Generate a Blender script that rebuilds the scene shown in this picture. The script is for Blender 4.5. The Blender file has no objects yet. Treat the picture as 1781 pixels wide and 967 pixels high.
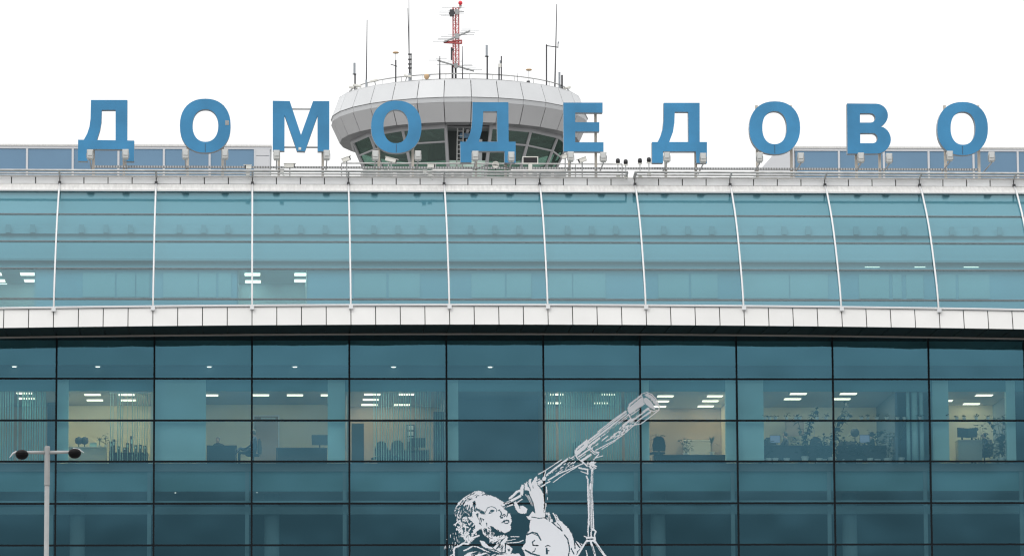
import bpy, math, random
import numpy as np
from mathutils import Vector, Matrix

R = math.radians
scene = bpy.context.scene
COL = scene.collection

# ------------------------------------------------------------------ camera
PW, PH, F = 1781.0, 967.0, 8000.0
CAM = np.array([7.2838, -169.218, 1.7])
PITCH, YAW, ROLL = R(8.0), 0.056495, -0.0058623
fwd = np.array([math.sin(YAW)*math.cos(PITCH), math.cos(YAW)*math.cos(PITCH), math.sin(PITCH)])
rgt = np.array([math.cos(YAW), -math.sin(YAW), 0.0])
upv = np.cross(rgt, fwd)
r2 = math.cos(ROLL)*rgt + math.sin(ROLL)*upv
u2 = -math.sin(ROLL)*rgt + math.cos(ROLL)*upv
cd = bpy.data.cameras.new('camera')
cam = bpy.data.objects.new('camera', cd); COL.objects.link(cam)
cam.matrix_world = Matrix(((r2[0], u2[0], -fwd[0], CAM[0]), (r2[1], u2[1], -fwd[1], CAM[1]),
                           (r2[2], u2[2], -fwd[2], CAM[2]), (0, 0, 0, 1)))
cd.sensor_width = 36.0; cd.lens = 36.0*F/PW
cd.clip_start = 0.5; cd.clip_end = 6000
scene.camera = cam

# ------------------------------------------------------------------ world, sun, exposure
SUN_EL, SUN_AZ = R(50), R(215)
w = bpy.data.worlds.new('World'); scene.world = w; w.use_nodes = True
nt = w.node_tree; nt.nodes.clear()
N = nt.nodes.new; Lk = nt.links.new
out = N('ShaderNodeOutputWorld'); bg = N('ShaderNodeBackground'); bg.inputs['Strength'].default_value = 0.1
sky = N('ShaderNodeTexSky'); sky.sky_type = 'NISHITA'; sky.sun_disc = False
sky.sun_elevation = SUN_EL; sky.sun_rotation = SUN_AZ; sky.dust_density = 5
hs = N('ShaderNodeHueSaturation'); hs.inputs['Saturation'].default_value = 0.08
tc = N('ShaderNodeTexCoord'); sp = N('ShaderNodeSeparateXYZ'); rmp = N('ShaderNodeValToRGB')
cr = rmp.color_ramp; cr.interpolation = 'LINEAR'
def g(v): return (v, v*1.005, v*1.01, 1)
cr.elements[0].position = 0.0; cr.elements[0].color = g(.10)
cr.elements[1].position = 1.0; cr.elements[1].color = g(.78)
for p_, v_ in ((.060, .12), (.085, .19), (.112, .36), (.135, .47), (.20, .50), (.5, .58)):
    e = cr.elements.new(p_); e.color = g(v_)
mul = N('ShaderNodeVectorMath'); mul.operation = 'SCALE'; mul.inputs['Scale'].default_value = 24.0
mx = N('ShaderNodeMix'); mx.data_type = 'RGBA'; mx.inputs['Factor'].default_value = 0.92
Lk(tc.outputs['Generated'], sp.inputs[0]); Lk(sp.outputs['Z'], rmp.inputs[0]); Lk(rmp.outputs[0], mul.inputs[0])
Lk(sky.outputs[0], hs.inputs['Color']); Lk(hs.outputs[0], mx.inputs[6]); Lk(mul.outputs[0], mx.inputs[7])
Lk(mx.outputs[2], bg.inputs['Color']); Lk(bg.outputs[0], out.inputs[0])

sl = bpy.data.lights.new('sun', 'SUN'); sl.energy = .8; sl.angle = R(25); sl.color = (1, .98, .95)
so = bpy.data.objects.new('sun', sl); COL.objects.link(so)
so.rotation_euler = (R(40), 0, R(-35)); so.location = (-60, -120, 120)
vs = scene.view_settings
vs.view_transform = 'Standard'; vs.look = 'None'; vs.exposure = 0.0; vs.gamma = 1.0; vs.use_curve_mapping = False
scene.render.engine = 'CYCLES'
scene.cycles.max_bounces = 8; scene.cycles.transparent_max_bounces = 16
scene.cycles.use_denoising = True
scene.cycles.sample_clamp_indirect = 4.0
scene.cycles.sample_clamp_direct = 1.6
scene.cycles.filter_width = 1.25

# ------------------------------------------------------------------ helpers
def at(x, y, Y):
    """the world point of photo pixel (x, y) on the plane Y"""
    d = fwd + r2*((x-PW/2)/F) - u2*((y-PH/2)/F)
    return Vector(CAM + d*((Y-CAM[1])/d[1]))
def zat(y, Y, x=890): return at(x, y, Y).z
def px(Y): return (Y-CAM[1])/math.cos(PITCH)/F*1.0          # metres per pixel, roughly

class MB:
    def __init__(s): s.v = []; s.f = []; s.uv = None
    def quad(s, *p):
        n = len(s.v); s.v += [tuple(q) for q in p]; s.f.append(tuple(range(n, n+len(p)))); return s
    def box(s, x0, x1, y0, y1, z0, z1):
        n = len(s.v)
        s.v += [(x0,y0,z0),(x1,y0,z0),(x1,y1,z0),(x0,y1,z0),(x0,y0,z1),(x1,y0,z1),(x1,y1,z1),(x0,y1,z1)]
        s.f += [tuple(n+i for i in q) for q in ((0,3,2,1),(4,5,6,7),(0,1,5,4),(1,2,6,5),(2,3,7,6),(3,0,4,7))]
        return s
    def frame(s, x0, x1, z0, z1, y0, y1, t):
        s.box(x0, x1, y0, y1, z0, z0+t); s.box(x0, x1, y0, y1, z1-t, z1)
        s.box(x0, x0+t, y0, y1, z0+t, z1-t); s.box(x1-t, x1, y0, y1, z0+t, z1-t); return s
    def tube(s, pts, r, n=8, caps=True):
        pts = [Vector(p) for p in pts]; rs = r if isinstance(r, (list, tuple)) else [r]*len(pts)
        base = len(s.v); prev = None
        for i, p in enumerate(pts):
            t = (pts[min(i+1, len(pts)-1)]-pts[max(i-1, 0)]).normalized()
            a = Vector((0,0,1)) if abs(t.z) < .9 else Vector((1,0,0))
            if prev is not None: a = prev
            u = t.cross(a).normalized(); v = u.cross(t).normalized(); prev = v
            for k in range(n):
                c, q = math.cos(2*math.pi*(k+.5)/n), math.sin(2*math.pi*(k+.5)/n)
                s.v.append(tuple(p + (u*c+v*q)*rs[i]))
        for i in range(len(pts)-1):
            for k in range(n):
                a = base+i*n+k; b = base+i*n+(k+1) % n
                s.f.append((a, b, b+n, a+n))
        if caps:
            s.f.append(tuple(base+k for k in range(n))[::-1]); s.f.append(tuple(base+(len(pts)-1)*n+k for k in range(n)))
        return s
    def lathe(s, c, prof, n=16, axis='z'):
        """prof: list of (radius, height)"""
        base = len(s.v)
        for r, h in prof:
            for k in range(n):
                a = 2*math.pi*k/n
                if axis == 'z': s.v.append((c[0]+r*math.cos(a), c[1]+r*math.sin(a), c[2]+h))
                else: s.v.append((c[0]+r*math.cos(a), c[1]+h, c[2]+r*math.sin(a)))
        for i in range(len(prof)-1):
            for k in range(n):
                a = base+i*n+k; b = base+i*n+(k+1) % n
                s.f.append((a, b, b+n, a+n))
        s.f.append(tuple(base+k for k in range(n))[::-1]); s.f.append(tuple(base+(len(prof)-1)*n+k for k in range(n)))
        return s
    def prism(s, poly, y0, y1):
        """polygon of (x, z) points extruded from y0 to y1"""
        n = len(poly); b = len(s.v)
        s.v += [(x, y0, z) for x, z in poly] + [(x, y1, z) for x, z in poly]
        s.f.append(tuple(range(b, b+n))); s.f.append(tuple(range(b+2*n-1, b+n-1, -1)))
        for i in range(n):
            j = (i+1) % n; s.f.append((b+j, b+i, b+n+i, b+n+j))
        return s
    def ring(s, outer, inner, y0, y1):
        """closed band between two polygons with the same number of points, extruded in y"""
        n = len(outer); b = len(s.v)
        for P, y in ((outer, y0), (inner, y0), (outer, y1), (inner, y1)):
            s.v += [(x, y, z) for x, z in P]
        for i in range(n):
            j = (i+1) % n
            s.f += [(b+i, b+j, b+n+j, b+n+i), (b+2*n+j, b+2*n+i, b+3*n+i, b+3*n+j),
                    (b+j, b+i, b+2*n+i, b+2*n+j), (b+n+i, b+n+j, b+3*n+j, b+3*n+i)]
        return s
    def build(s, name, mat, parent=None, smooth=False, bevel=0):
        o0 = wloc(parent)
        me = bpy.data.meshes.new(name)
        me.from_pydata([(v[0]-o0[0], v[1]-o0[1], v[2]-o0[2]) for v in s.v], [], s.f)
        me.validate(); me.update()
        ob = bpy.data.objects.new(name, me); COL.objects.link(ob)
        if mat: me.materials.append(mat)
        if parent: ob.parent = parent
        if smooth:
            for p in me.polygons: p.use_smooth = True
        if bevel:
            m = ob.modifiers.new('bevel', 'BEVEL'); m.width = bevel; m.segments = 2; m.limit_method = 'ANGLE'
        return ob
def wloc(o):
    l = Vector((0, 0, 0))
    while o: l = l + o.location; o = o.parent
    return l
def tag(o, label=None, cat=None, group=None, kind=None):
    if label: o['label'] = label
    if cat: o['category'] = cat
    if group: o['group'] = group
    if kind: o['kind'] = kind
    return o
def thing(name, loc, label, cat, group=None):
    o = bpy.data.objects.new(name, None); COL.objects.link(o); o.location = loc; o.empty_display_size = .2
    return tag(o, label, cat, group)
def dup(root, loc, rotz=0, label=None, group=None, scale=None):
    def cp(o, par):
        c = o.copy(); COL.objects.link(c); c.parent = par
        for ch in [q for q in bpy.data.objects if q.parent == o]: cp(ch, c)
        return c
    r = cp(root, None); r.location = loc; r.rotation_euler = (0, 0, rotz)
    if scale: r.scale = scale
    if label: r['label'] = label
    if group: r['group'] = group
    return r

# ------------------------------------------------------------------ materials
def M(name, col, rough=.5, metal=0.0, var=.0, vscale=3.0, spec=.5, streak=False, bump=0.0, obj=True):
    m = bpy.data.materials.new(name); m.use_nodes = True
    t = m.node_tree; b = t.nodes['Principled BSDF']
    b.inputs['Base Color'].default_value = (*col, 1); b.inputs['Roughness'].default_value = rough
    b.inputs['Metallic'].default_value = metal; b.inputs['Specular IOR Level'].default_value = spec
    if var or bump:
        tcn = t.nodes.new('ShaderNodeTexCoord'); mp = t.nodes.new('ShaderNodeMapping')
        ge = t.nodes.new('ShaderNodeNewGeometry')
        no = t.nodes.new('ShaderNodeTexNoise'); no.inputs['Scale'].default_value = vscale; no.inputs['Detail'].default_value = 6
        t.links.new(ge.outputs['Position'], mp.inputs[0]); t.links.new(mp.outputs[0], no.inputs['Vector'])
        if streak: mp.inputs['Scale'].default_value = (6, 1, .35)
        if var:
            ra = t.nodes.new('ShaderNodeMapRange'); ra.inputs['From Min'].default_value = .3; ra.inputs['From Max'].default_value = .7
            ra.inputs['To Min'].default_value = 1-var; ra.inputs['To Max'].default_value = 1+var*.4
            oi = t.nodes.new('ShaderNodeObjectInfo')
            r3 = t.nodes.new('ShaderNodeMapRange'); r3.inputs['To Min'].default_value = 1-var*.5; r3.inputs['To Max'].default_value = 1.0
            t.links.new(oi.outputs['Random'], r3.inputs['Value'])
            mm = t.nodes.new('ShaderNodeMath'); mm.operation = 'MULTIPLY'
            t.links.new(no.outputs['Fac'], ra.inputs['Value']); t.links.new(ra.outputs[0], mm.inputs[0]); t.links.new(r3.outputs[0], mm.inputs[1])
            sc = t.nodes.new('ShaderNodeVectorMath'); sc.operation = 'SCALE'; sc.inputs[0].default_value = col
            t.links.new(mm.outputs[0], sc.inputs['Scale']); t.links.new(sc.outputs[0], b.inputs['Base Color'])
        if bump:
            bp = t.nodes.new('ShaderNodeBump'); bp.inputs['Strength'].default_value = bump
            t.links.new(no.outputs['Fac'], bp.inputs['Height']); t.links.new(bp.outputs[0], b.inputs['Normal'])
    return m
def glass(name, tint, refl, rough=.01, warp=.0, wscale=.35):
    m = bpy.data.materials.new(name); m.use_nodes = True
    t = m.node_tree; t.nodes.clear()
    o = t.nodes.new('ShaderNodeOutputMaterial'); tr = t.nodes.new('ShaderNodeBsdfTransparent'); gl = t.nodes.new('ShaderNodeBsdfGlossy')
    ad = t.nodes.new('ShaderNodeAddShader')
    tr.inputs[0].default_value = (*tint, 1); gl.inputs['Color'].default_value = (*refl, 1); gl.inputs['Roughness'].default_value = rough
    oi = t.nodes.new('ShaderNodeObjectInfo')
    r3 = t.nodes.new('ShaderNodeMapRange'); r3.inputs['To Min'].default_value = .88; r3.inputs['To Max'].default_value = 1.10
    sc = t.nodes.new('ShaderNodeVectorMath'); sc.operation = 'SCALE'; sc.inputs[0].default_value = refl
    t.links.new(oi.outputs['Random'], r3.inputs['Value']); t.links.new(r3.outputs[0], sc.inputs['Scale']); t.links.new(sc.outputs[0], gl.inputs['Color'])
    if warp:
        ge = t.nodes.new('ShaderNodeNewGeometry'); no = t.nodes.new('ShaderNodeTexNoise'); no.inputs['Scale'].default_value = wscale
        no.inputs['Detail'].default_value = 1
        va = t.nodes.new('ShaderNodeVectorMath'); va.operation = 'MULTIPLY_ADD'
        cx = t.nodes.new('ShaderNodeCombineXYZ')
        for k in range(3): t.links.new(oi.outputs['Random'], cx.inputs[k])
        va.inputs[1].default_value = (1, 1, 1); t.links.new(ge.outputs['Position'], va.inputs[0]); va.inputs[2].default_value = (0, 0, 0)
        s9 = t.nodes.new('ShaderNodeVectorMath'); s9.operation = 'SCALE'; s9.inputs['Scale'].default_value = 40
        t.links.new(cx.outputs[0], s9.inputs[0]); t.links.new(s9.outputs[0], va.inputs[2])
        t.links.new(va.outputs[0], no.inputs['Vector'])
        bp = t.nodes.new('ShaderNodeBump'); bp.inputs['Strength'].default_value = 1.0; bp.inputs['Distance'].default_value = warp
        t.links.new(no.outputs['Fac'], bp.inputs['Height']); t.links.new(bp.outputs[0], gl.inputs['Normal'])
    t.links.new(tr.outputs[0], ad.inputs[0]); t.links.new(gl.outputs[0], ad.inputs[1]); t.links.new(ad.outputs[0], o.inputs[0])
    return m
def emit(name, col, s):
    m = bpy.data.materials.new(name); m.use_nodes = True
    t = m.node_tree; t.nodes.clear()
    o = t.nodes.new('ShaderNodeOutputMaterial'); e = t.nodes.new('ShaderNodeEmission')
    e.inputs[0].default_value = (*col, 1); e.inputs[1].default_value = s
    t.links.new(e.outputs[0], o.inputs[0]); return m

m_white = M('white aluminium panel', (.74, .735, .72), .45, 0, .05, .9)
m_cap = M('weathered white cap', (.72, .71, .69), .5, 0, .14, 2.0, streak=True)
m_parapet = M('light grey parapet panel', (.80, .81, .82), .5, 0, .10, 1.0)
m_rib = M('white rib', (.68, .68, .68), .4)
m_joint = M('dark joint', (.02, .022, .022), .8)
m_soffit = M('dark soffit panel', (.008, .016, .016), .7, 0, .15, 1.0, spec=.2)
m_lip = M('bronze grey strip', (.30, .28, .26), .5)
m_frame = M('black glazing frame', (.005, .008, .011), .6, spec=.15)
m_uframe = M('grey glazing frame', (.12, .15, .16), .6, spec=.2)
m_glass = glass('teal reflective glass', (.50, .60, .61), (.052, .134, .178), .012, .012, .45)
m_uglass = glass('upper teal glass', (.46, .68, .73), (.080, .114, .124), .065, .010, .3)
m_rail = M('galvanised rail', (.50, .50, .49), .45, .3, .25, 4.0)
m_galv = M('galvanised steel', (.42, .43, .43), .5, .3, .2, 5.0)
m_blue = M('faded blue letter face', (.046, .262, .50), .38, 0, .18, .9)
m_blueside = M('pale letter return', (.30, .33, .35), .5)
m_post = M('cream steel post', (.60, .55, .48), .6, 0, .25, 3.0)
m_lamp = M('grey lamp housing', (.55, .55, .53), .45, 0, .1, 6.0)
m_lampf = M('light lamp cover', (.62, .63, .62), .3)
m_dark = M('dark grey metal', (.05, .05, .055), .5)
m_black = M('black plastic', (.012, .012, .014), .3)
m_camw = M('cream camera housing', (.72, .71, .66), .4)
m_phblue = M('blue cladding panel', (.15, .27, .40), .5, 0, .06, .6)
m_phwhite = M('pale mullion', (.62, .63, .65), .5)
m_twhite = M('tower white panel', (.60, .61, .62), .4, 0, .05, .8)
m_tgrey = M('tower grey panel', (.46, .46, .465), .4, 0, .06, .8)
m_tdark = M('tower grey trim', (.20, .20, .205), .5)
m_tframe = M('tower window frame', (.36, .36, .37), .45)
m_tglass = glass('tower window glass', (.50, .60, .56), (.07, .085, .08), .02)
m_mint = M('pale green console', (.72, .90, .80), .6)
m_int = M('dark interior', (.05, .055, .055), .8)
m_red = M('red mast paint', (.58, .12, .12), .5, 0, .2, 8.0)
m_tan = M('tan cap', (.55, .38, .22), .6)
m_antg = M('grey antenna radome', (.33, .36, .39), .5)
m_roof = M('grey roof membrane', (.30, .30, .30), .9)
m_conc = M('apron concrete', (.28, .28, .27), .9, 0, .2, .3)
m_asph = M('asphalt', (.05, .05, .052), .9, 0, .2, 2.0)
m_slab = M('slab edge', (.12, .14, .15), .8)
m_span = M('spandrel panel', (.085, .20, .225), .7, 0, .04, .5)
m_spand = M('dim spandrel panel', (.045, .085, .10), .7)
m_uspan = M('upper spandrel panel', (.22, .31, .34), .8, 0, .04, .4)
m_uband = M('upper grey beam', (.205, .29, .32), .7)
m_uroom = M('upper room wall', (.30, .46, .53), .8, 0, .05, .5)
m_ublind = M('upper pale blind', (.38, .52, .54), .8, 0, .05, .8)
m_ceil = M('office ceiling', (.26, .26, .25), .8)
m_cream = M('cream office wall', (.76, .68, .48), .8, 0, .04, 1.0)
m_tanwall = M('tan office wall', (.36, .28, .205), .8, 0, .05, 1.0)
m_brownwall = M('brown grey office wall', (.22, .165, .12), .8, 0, .05, 1.0)
m_brown = M('brown door', (.26, .19, .14), .6)
m_dimwall = M('dim office wall', (.10, .14, .17), .8)
m_blind = M('pale roller blind', (.36, .54, .53), .8, 0, .03, 1.0)
m_slat = M('vertical blind slat', (.32, .50, .47), .8)
m_floor = M('office floor', (.16, .15, .14), .8)
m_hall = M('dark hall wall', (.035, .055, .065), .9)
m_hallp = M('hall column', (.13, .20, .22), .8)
m_desk = M('dark desk', (.016, .02, .026), .6)
m_counter = M('pale counter', (.34, .33, .28), .6)
m_chair = M('dark chair fabric', (.008, .011, .015), .8)
m_screen = emit('lit screen', (.45, .55, .75), .32)
m_leaf = M('dark plant leaf', (.016, .034, .018), .6)
m_pot = M('pale flower pot', (.55, .55, .52), .6)
m_skin = M('skin', (.38, .24, .17), .6)
m_shirt = M('dark blue shirt', (.03, .05, .09), .8)
m_cloth = M('black clothing', (.018, .02, .025), .8)
m_hair = M('dark hair', (.015, .012, .01), .7)
m_grey = M('grey hair', (.16, .15, .14), .8)
m_vinyl = M('pale grey vinyl', (.74, .76, .80), .6)
m_light = emit('fluorescent diffuser', (1.0, .89, .66), 60.0)
m_light2 = emit('upper fluorescent diffuser', (1.0, .90, .70), 12.0)
m_spot = emit('downlight lens', (1.0, .95, .85), 3.5)
m_lpole = M('lamp post paint', (.34, .345, .345), .5, 0, .12, 3.0)
m_lampblk = M('black lamp bowl', (.004, .004, .005), .5, 0, spec=.12)
m_silver = M('silver lamp shell', (.55, .56, .57), .3, .4)
m_paper = M('paper notes', (.6, .6, .56), .8)

random.seed(7)
S = 3.6
ZO = 1.7 + 20.0447                       # height of the transom at photo row 659
K0, K1 = -3, 12                          # bays built
XL, XR = K0*S, (K1+1)*S
XC = 16.9
def arch(X): return 0.155*(1-((X-XC)/18.9)**2) if abs(X-XC) < 30 else .155*(1-(30/18.9)**2)

# ------------------------------------------------------------------ ground
tag(MB().quad((-900, -900, 0), (900, -900, 0), (900, 900, 0), (-900, 900, 0)).build('ground', m_conc), kind='structure')
tag(MB().quad((-900, -40, .004), (900, -40, .004), (900, -14, .004), (-900, -14, .004)).build('road', m_asph), kind='structure')
tag(MB().box(-300, 300, -14, -3, 0.0, .13).build('pavement', m_parapet), kind='structure')

# ================================================================== TERMINAL BUILDING
B = thing('terminal_building', (XC, 0, 0), 'long glass airport terminal with curved upper glazing above a white overhanging fascia', 'building')
YT = -2.72
z_par1 = zat(308.5, 1.55); z_par0 = zat(322.3, 1.55)
z_cap1 = z_par0; z_cap0 = zat(333.5, 1.03)
prof = [(ZO+2.20, YT), (ZO+3.05, -2.36), (ZO+3.88, -1.86), (ZO+5.0, -1.12), (ZO+6.0, -.30), (z_cap0, 1.03)]
def pY(z):
    for (a, ya), (b, yb) in zip(prof, prof[1:]):
        if z <= b or b == prof[-1][0]: return ya+(yb-ya)*(z-a)/(b-a)
def prow(y):
    z = ZO+4
    for _ in range(60): z += .6*(zat(y, pY(z))-z)
    return z
# ---- lower curtain wall
rows = [1.69+.30, 0.0, -1.5487, -3.0675, -4.6251, -6.1575, -7.69]
xs = [k*S for k in range(K0, K1+2)]
for i in range(len(xs)-1):
    for j in range(6):
        z1, z0 = ZO+rows[j], ZO+rows[j+1]
        mb = MB(); n = 6                     # slightly pillowed pane
        bow = random.uniform(-.0016, .0016)
        for a in range(n+1):
            for b in range(n+1):
                u, v = a/n, b/n
                mb.v.append((xs[i]+u*S, -bow*16*u*(1-u)*v*(1-v), z0+v*(z1-z0)))
        for a in range(n):
            for b in range(n):
                q = a*(n+1)+b; mb.f.append((q, q+n+1, q+n+2, q+1))
        mb.build('glass_panel', m_glass, B, smooth=True)
MB().quad((XL, 0, 3), (XR, 0, 3), (XR, 0, ZO+rows[6]), (XL, 0, ZO+rows[6])).build('lower_glazing', m_glass, B)
for X in xs: MB().box(X-.034, X+.034, -.022, .16, 3, ZO+2.0).build('mullion', m_frame, B)
for z in rows[1:]:
    MB().box(XL, XR, -.018, .14, ZO+z-.033, ZO+z+.033).build('transom', m_frame, B)
lt = MB()
for z in [ZO+rows[6]-1.53*k for k in range(1, 8)]: lt.box(XL, XR, -.018, .14, z-.033, z+.033)
lt.build('lower_transoms', m_frame, B)
MB().box(XL, XR, -.1, .3, 0, 3).build('plinth', m_parapet, B)
# ---- soffit, fascia, trim
zf1, zf0 = zat(532.6, YT-.12), zat(564.2, YT-.30)
YF1, YF0 = YT-.10, YT-.30
zs = ZO+1.69
gap = .016
for i in range((K1-K0+1)*4):
    a = XL+i*S/4; b = a+S/4
    A0, A1 = arch(a)-.155, arch(b)-.155
    tilt = random.uniform(-.004, .004)
    mb = MB()
    ft = [(a+gap, YF1+tilt, zf1+A0), (b-gap, YF1-tilt, zf1+A1), (b-gap, YF0-tilt, zf0+A1), (a+gap, YF0+tilt, zf0+A0)]
    bk = [(x, y+.05, z) for x, y, z in ft]
    mb.v = [*ft, *bk]; mb.f = [(0, 3, 2, 1), (4, 5, 6, 7), (0, 1, 5, 4), (1, 2, 6, 5), (2, 3, 7, 6), (3, 0, 4, 7)]
    mb.build('fascia_panel', m_white, B)
    mb = MB()
    ft = [(a+gap, YF0+.06, zf0+.012+A0), (b-gap, YF0+.06, zf0+.012+A1), (b-gap, -.05, zs+.012+A1), (a+gap, -.05, zs+.012+A0)]
    bk = [(x, y, z+.04) for x, y, z in ft]
    mb.v = [*ft, *bk]; mb.f = [(0, 3, 2, 1), (4, 5, 6, 7), (0, 1, 5, 4), (1, 2, 6, 5), (2, 3, 7, 6), (3, 0, 4, 7)]
    mb.build('soffit_panel', m_soffit, B)
def sweep(name, sect, mat, smooth=False, arched=True):
    """closed (y, z) section carried along the facade"""
    mb = MB(); n = len(sect); cnt = (K1-K0+1)*4+1
    for i in range(cnt):
        X = XL+i*S/4
        for y, z in sect: mb.v.append((X, y, z+(arch(X)-.155 if arched else 0)))
    for i in range(cnt-1):
        for k in range(n):
            a = i*n+k; b = i*n+(k+1) % n
            mb.f.append((a, a+n, b+n, b))
    mb.f.append(tuple(range(n))); mb.f.append(tuple(range((cnt-1)*n, cnt*n))[::-1])
    return mb.build(name, mat, B, smooth)
sweep('fascia_backing', [(YF1+.06, zf1-.01), (YF0+.06, zf0+.03), (-.1, zs+.07), (-.1, zs+.25), (YF1+.25, zf1-.01)], m_joint)
zt = zf1+.018
sweep('fascia_trim', [(YF1-.06, zt), (YF1-.06, zt+.055), (YF1+.0, zt+.075), (YF1+.16, zt+.075), (YF1+.16, zt)], m_rib)
sweep('soffit_lip', [(-.10, zs-.055), (-.10, zs+.0), (-.045, zs+.01), (-.045, zs-.055)], m_lip)
# ---- upper curved glazing
ycut = [333.5, 374.3, 421.3, 468.3, 520.8]
zc = [z_cap0]+[prow(y) for y in ycut[1:]]+[ZO+2.20]
for i in range(len(xs)-1):
    for j in range(5):
        z1, z0 = zc[j], zc[j+1]; n = 4; mb = MB(); bow = random.uniform(-.004, .004)
        for a in range(n+1):
            for b in range(n+1):
                u, v = a/n, b/n; z = z0+(z1-z0)*v
                k = bow*16*u*(1-u)*v*(1-v)
                mb.v.append((xs[i]+u*S, pY(z)-k, z+k*.7))
        for a in range(n):
            for b in range(n):
                q = a*(n+1)+b; mb.f.append((q, q+n+1, q+n+2, q+1))
        mb.build('curved_glass_panel', m_uglass, B, smooth=True)
for z in zc[1:5]:
    y = pY(z); y2 = pY(z+.1); dz, dy = .1, y2-y; l = math.hypot(dz, dy); ny, nz = -dz/l, dy/l; ty, tz = dy/l, dz/l
    def q(a, b): return (y+ty*a+ny*b, z+tz*a+nz*b)
    sweep('glazing_bar', [q(-.03, .006), q(.03, .006), q(.03, -.06), q(-.03, -.06)], m_uframe, arched=False)
for X in xs:
    pts = []
    zz = [ZO+2.10]+[ZO+2.2+(z_cap0-ZO-2.2)*t/10 for t in range(1, 11)]+[z_cap1-.05]
    for z in zz:
        y = pY(min(max(z, prof[0][0]), z_cap0)) if z <= z_cap0 else 1.03+(z-z_cap0)*1.9
        pts.append((X, y-.085, z+.05))
    mb = MB(); mb.tube(pts, .036, 8)
    rb = mb.build('rib', m_rib, B, smooth=True)
    MB().box(X-.075, X+.075, YT-.25, YT-.1, zf1-.10+arch(X)-.155, zf1+.07+arch(X)-.155).build('rib_foot', m_parapet, B)
    MB().box(X-.05, X+.05, 1.40, 1.53, z_par0-.02, z_par0+.08).build('rib_head', m_dark, B)
# ---- cap and parapet
sweep('cap_strip', [(1.0, z_cap0-.03), (1.0, z_cap0+.03), (1.50, z_par0-.008), (1.60, z_par0-.008), (1.60, z_cap0-.03)], m_cap, arched=False)
sweep('cap_drip', [(.965, z_cap0-.035), (.965, z_cap0+.012), (.995, z_cap0+.02), (.995, z_cap0-.035)], m_rib, arched=False)
for i in range((K1-K0+1)*4):
    a = XL+i*S/4; b = a+S/4
    t = random.uniform(0, .012)
    MB().box(a+.018, b-.018, 1.53-t, 1.58-t, z_par0+.012-t*.6, z_par1-.045).build('parapet_panel', m_parapet, B)
MB().box(XL, XR, 1.585, 1.75, z_par0, z_par1-.06).build('parapet_core', m_joint, B)
MB().box(XL, XR, 1.515, 1.9, z_par1-.04, z_par1).build('parapet_coping', m_cap, B)
zroof = z_par1-.35
MB().box(XL, XR, 1.9, 75, zroof-.4, zroof).build('roof_deck', m_roof, B)
MB().box(XL, XR, 74.6, 75, 0, zroof-.4).build('rear_wall', m_parapet, B)
for X in (XL-.3, XR): MB().box(X, X+.3, .3, 75, 0, zroof-.4).build('end_wall', m_parapet, B)
# ---- inside, upper storey
offz = .55
ups = [(pY(z)+o_, z-.1) for z, o_ in ((prow(461)+.02, .55), (ZO+5.0, .55), (ZO+6.0, .5), (z_cap0-.3, .22))]+[(1.03+.2, z_cap0+.04)]
sweep('upper_spandrel', ups+[(y+.1, z) for y, z in ups[::-1]], m_uspan, arched=False)
yb = prow(399); sweep('inner_beam', [(pY(yb)+.30, yb-.16), (pY(yb)+.42, yb+.12), (pY(yb)+.5, yb+.12), (pY(yb)+.5, yb-.16)], m_uband, arched=False)
yb = prow(398)
for X in [x0+S*(.25*k) for x0 in xs[:-1] for k in (1, 2, 3)]:
    MB().box(X-.09, X+.09, pY(yb)+.18, pY(yb)+.30, yb-.16, yb+.14).build('beam_bracket', m_uband, B)
YW = -1.05
zfl, zce = ZO+2.0, zat(462, YW)
rooms_dark = [(-40, 62), (440, 536)]
def X_(x, y=497, Y=YW): return at(x, y, Y).x
edges = [XL, X_(-52), X_(62), X_(412), X_(536), XR]
for a, b, solid in ((XL, X_(-52), 1), (X_(62), X_(412), 1), (X_(536), XR, 1)):
    MB().box(a, b, YW, YW+.1, zfl, zce).build('upper_partition', m_uroom, B)
for a, b in ((X_(-52), X_(62)), (X_(412), X_(536))):
    MB().box(a, b, 4, 4.1, zfl, zce).build('upper_back_wall', m_uroom, B)
    for x in (a, b): MB().box(x-.05, x+.05, YW+.1, 6, zfl, zce).build('upper_side_wall', m_uroom, B)
    MB().box(a, b, YW, 6, zce, zce+.1).build('upper_ceiling', m_uroom, B)
MB().box(XL, XR, -2.2, 7, zfl-.25, zfl).build('upper_floor', m_slab, B)
for x0, x1 in ((144, 200), (203, 235), (237, 260), (284, 344), (346, 376), (380, 402), (616, 672), (676, 730), (820, 878), (881, 924), (955, 995), (997, 1053), (1145, 1198), (1202, 1248), (1292, 1372), (1374, 1440), (1494, 1546), (1552, 1568), (1576, 1606), (1632, 1662), (1667, 1721)):
    MB().box(X_(x0), X_(x1), YW-.03, YW-.005, zat(518, YW-.02), zat(476, YW-.02)).build('upper_blind', m_ublind, B)
for x0, x1 in ((144, 200), (203, 258), (284, 318), (320, 376), (380, 436), (556, 600), (616, 672), (676, 730), (820, 878), (881, 936), (955, 995), (997, 1053), (1145, 1198), (1202, 1275), (1292, 1372), (1376, 1430), (1434, 1490), (1494, 1548), (1552, 1606), (1625, 1663), (1667, 1721)):
    MB().box(X_(x0), X_(x1), YW-.05, YW-.005, zat(465, YW-.03), zat(461, YW-.03)).build('blind_box', m_tdark, B)
MB().box(XL, XR, YW-.25, 7, zce+.12, zce+.2).build('upper_slab', m_uspan, B)

# ---- inside, office storey
zo_f = zat(806, .4)                     # office floor
zo_c = zat(680.5, .35)                  # office ceiling
YB = 6.2
def xo(x, y=740, Y=.35): return at(x, y, Y).x
MB().box(XL, XR, .2, YB, zo_f-.3, zo_f).build('office_floor', m_slab, B)
MB().box(XL, XR, .36, YB, zo_c, zo_c+.1).build('office_ceiling', m_ceil, B)
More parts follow.
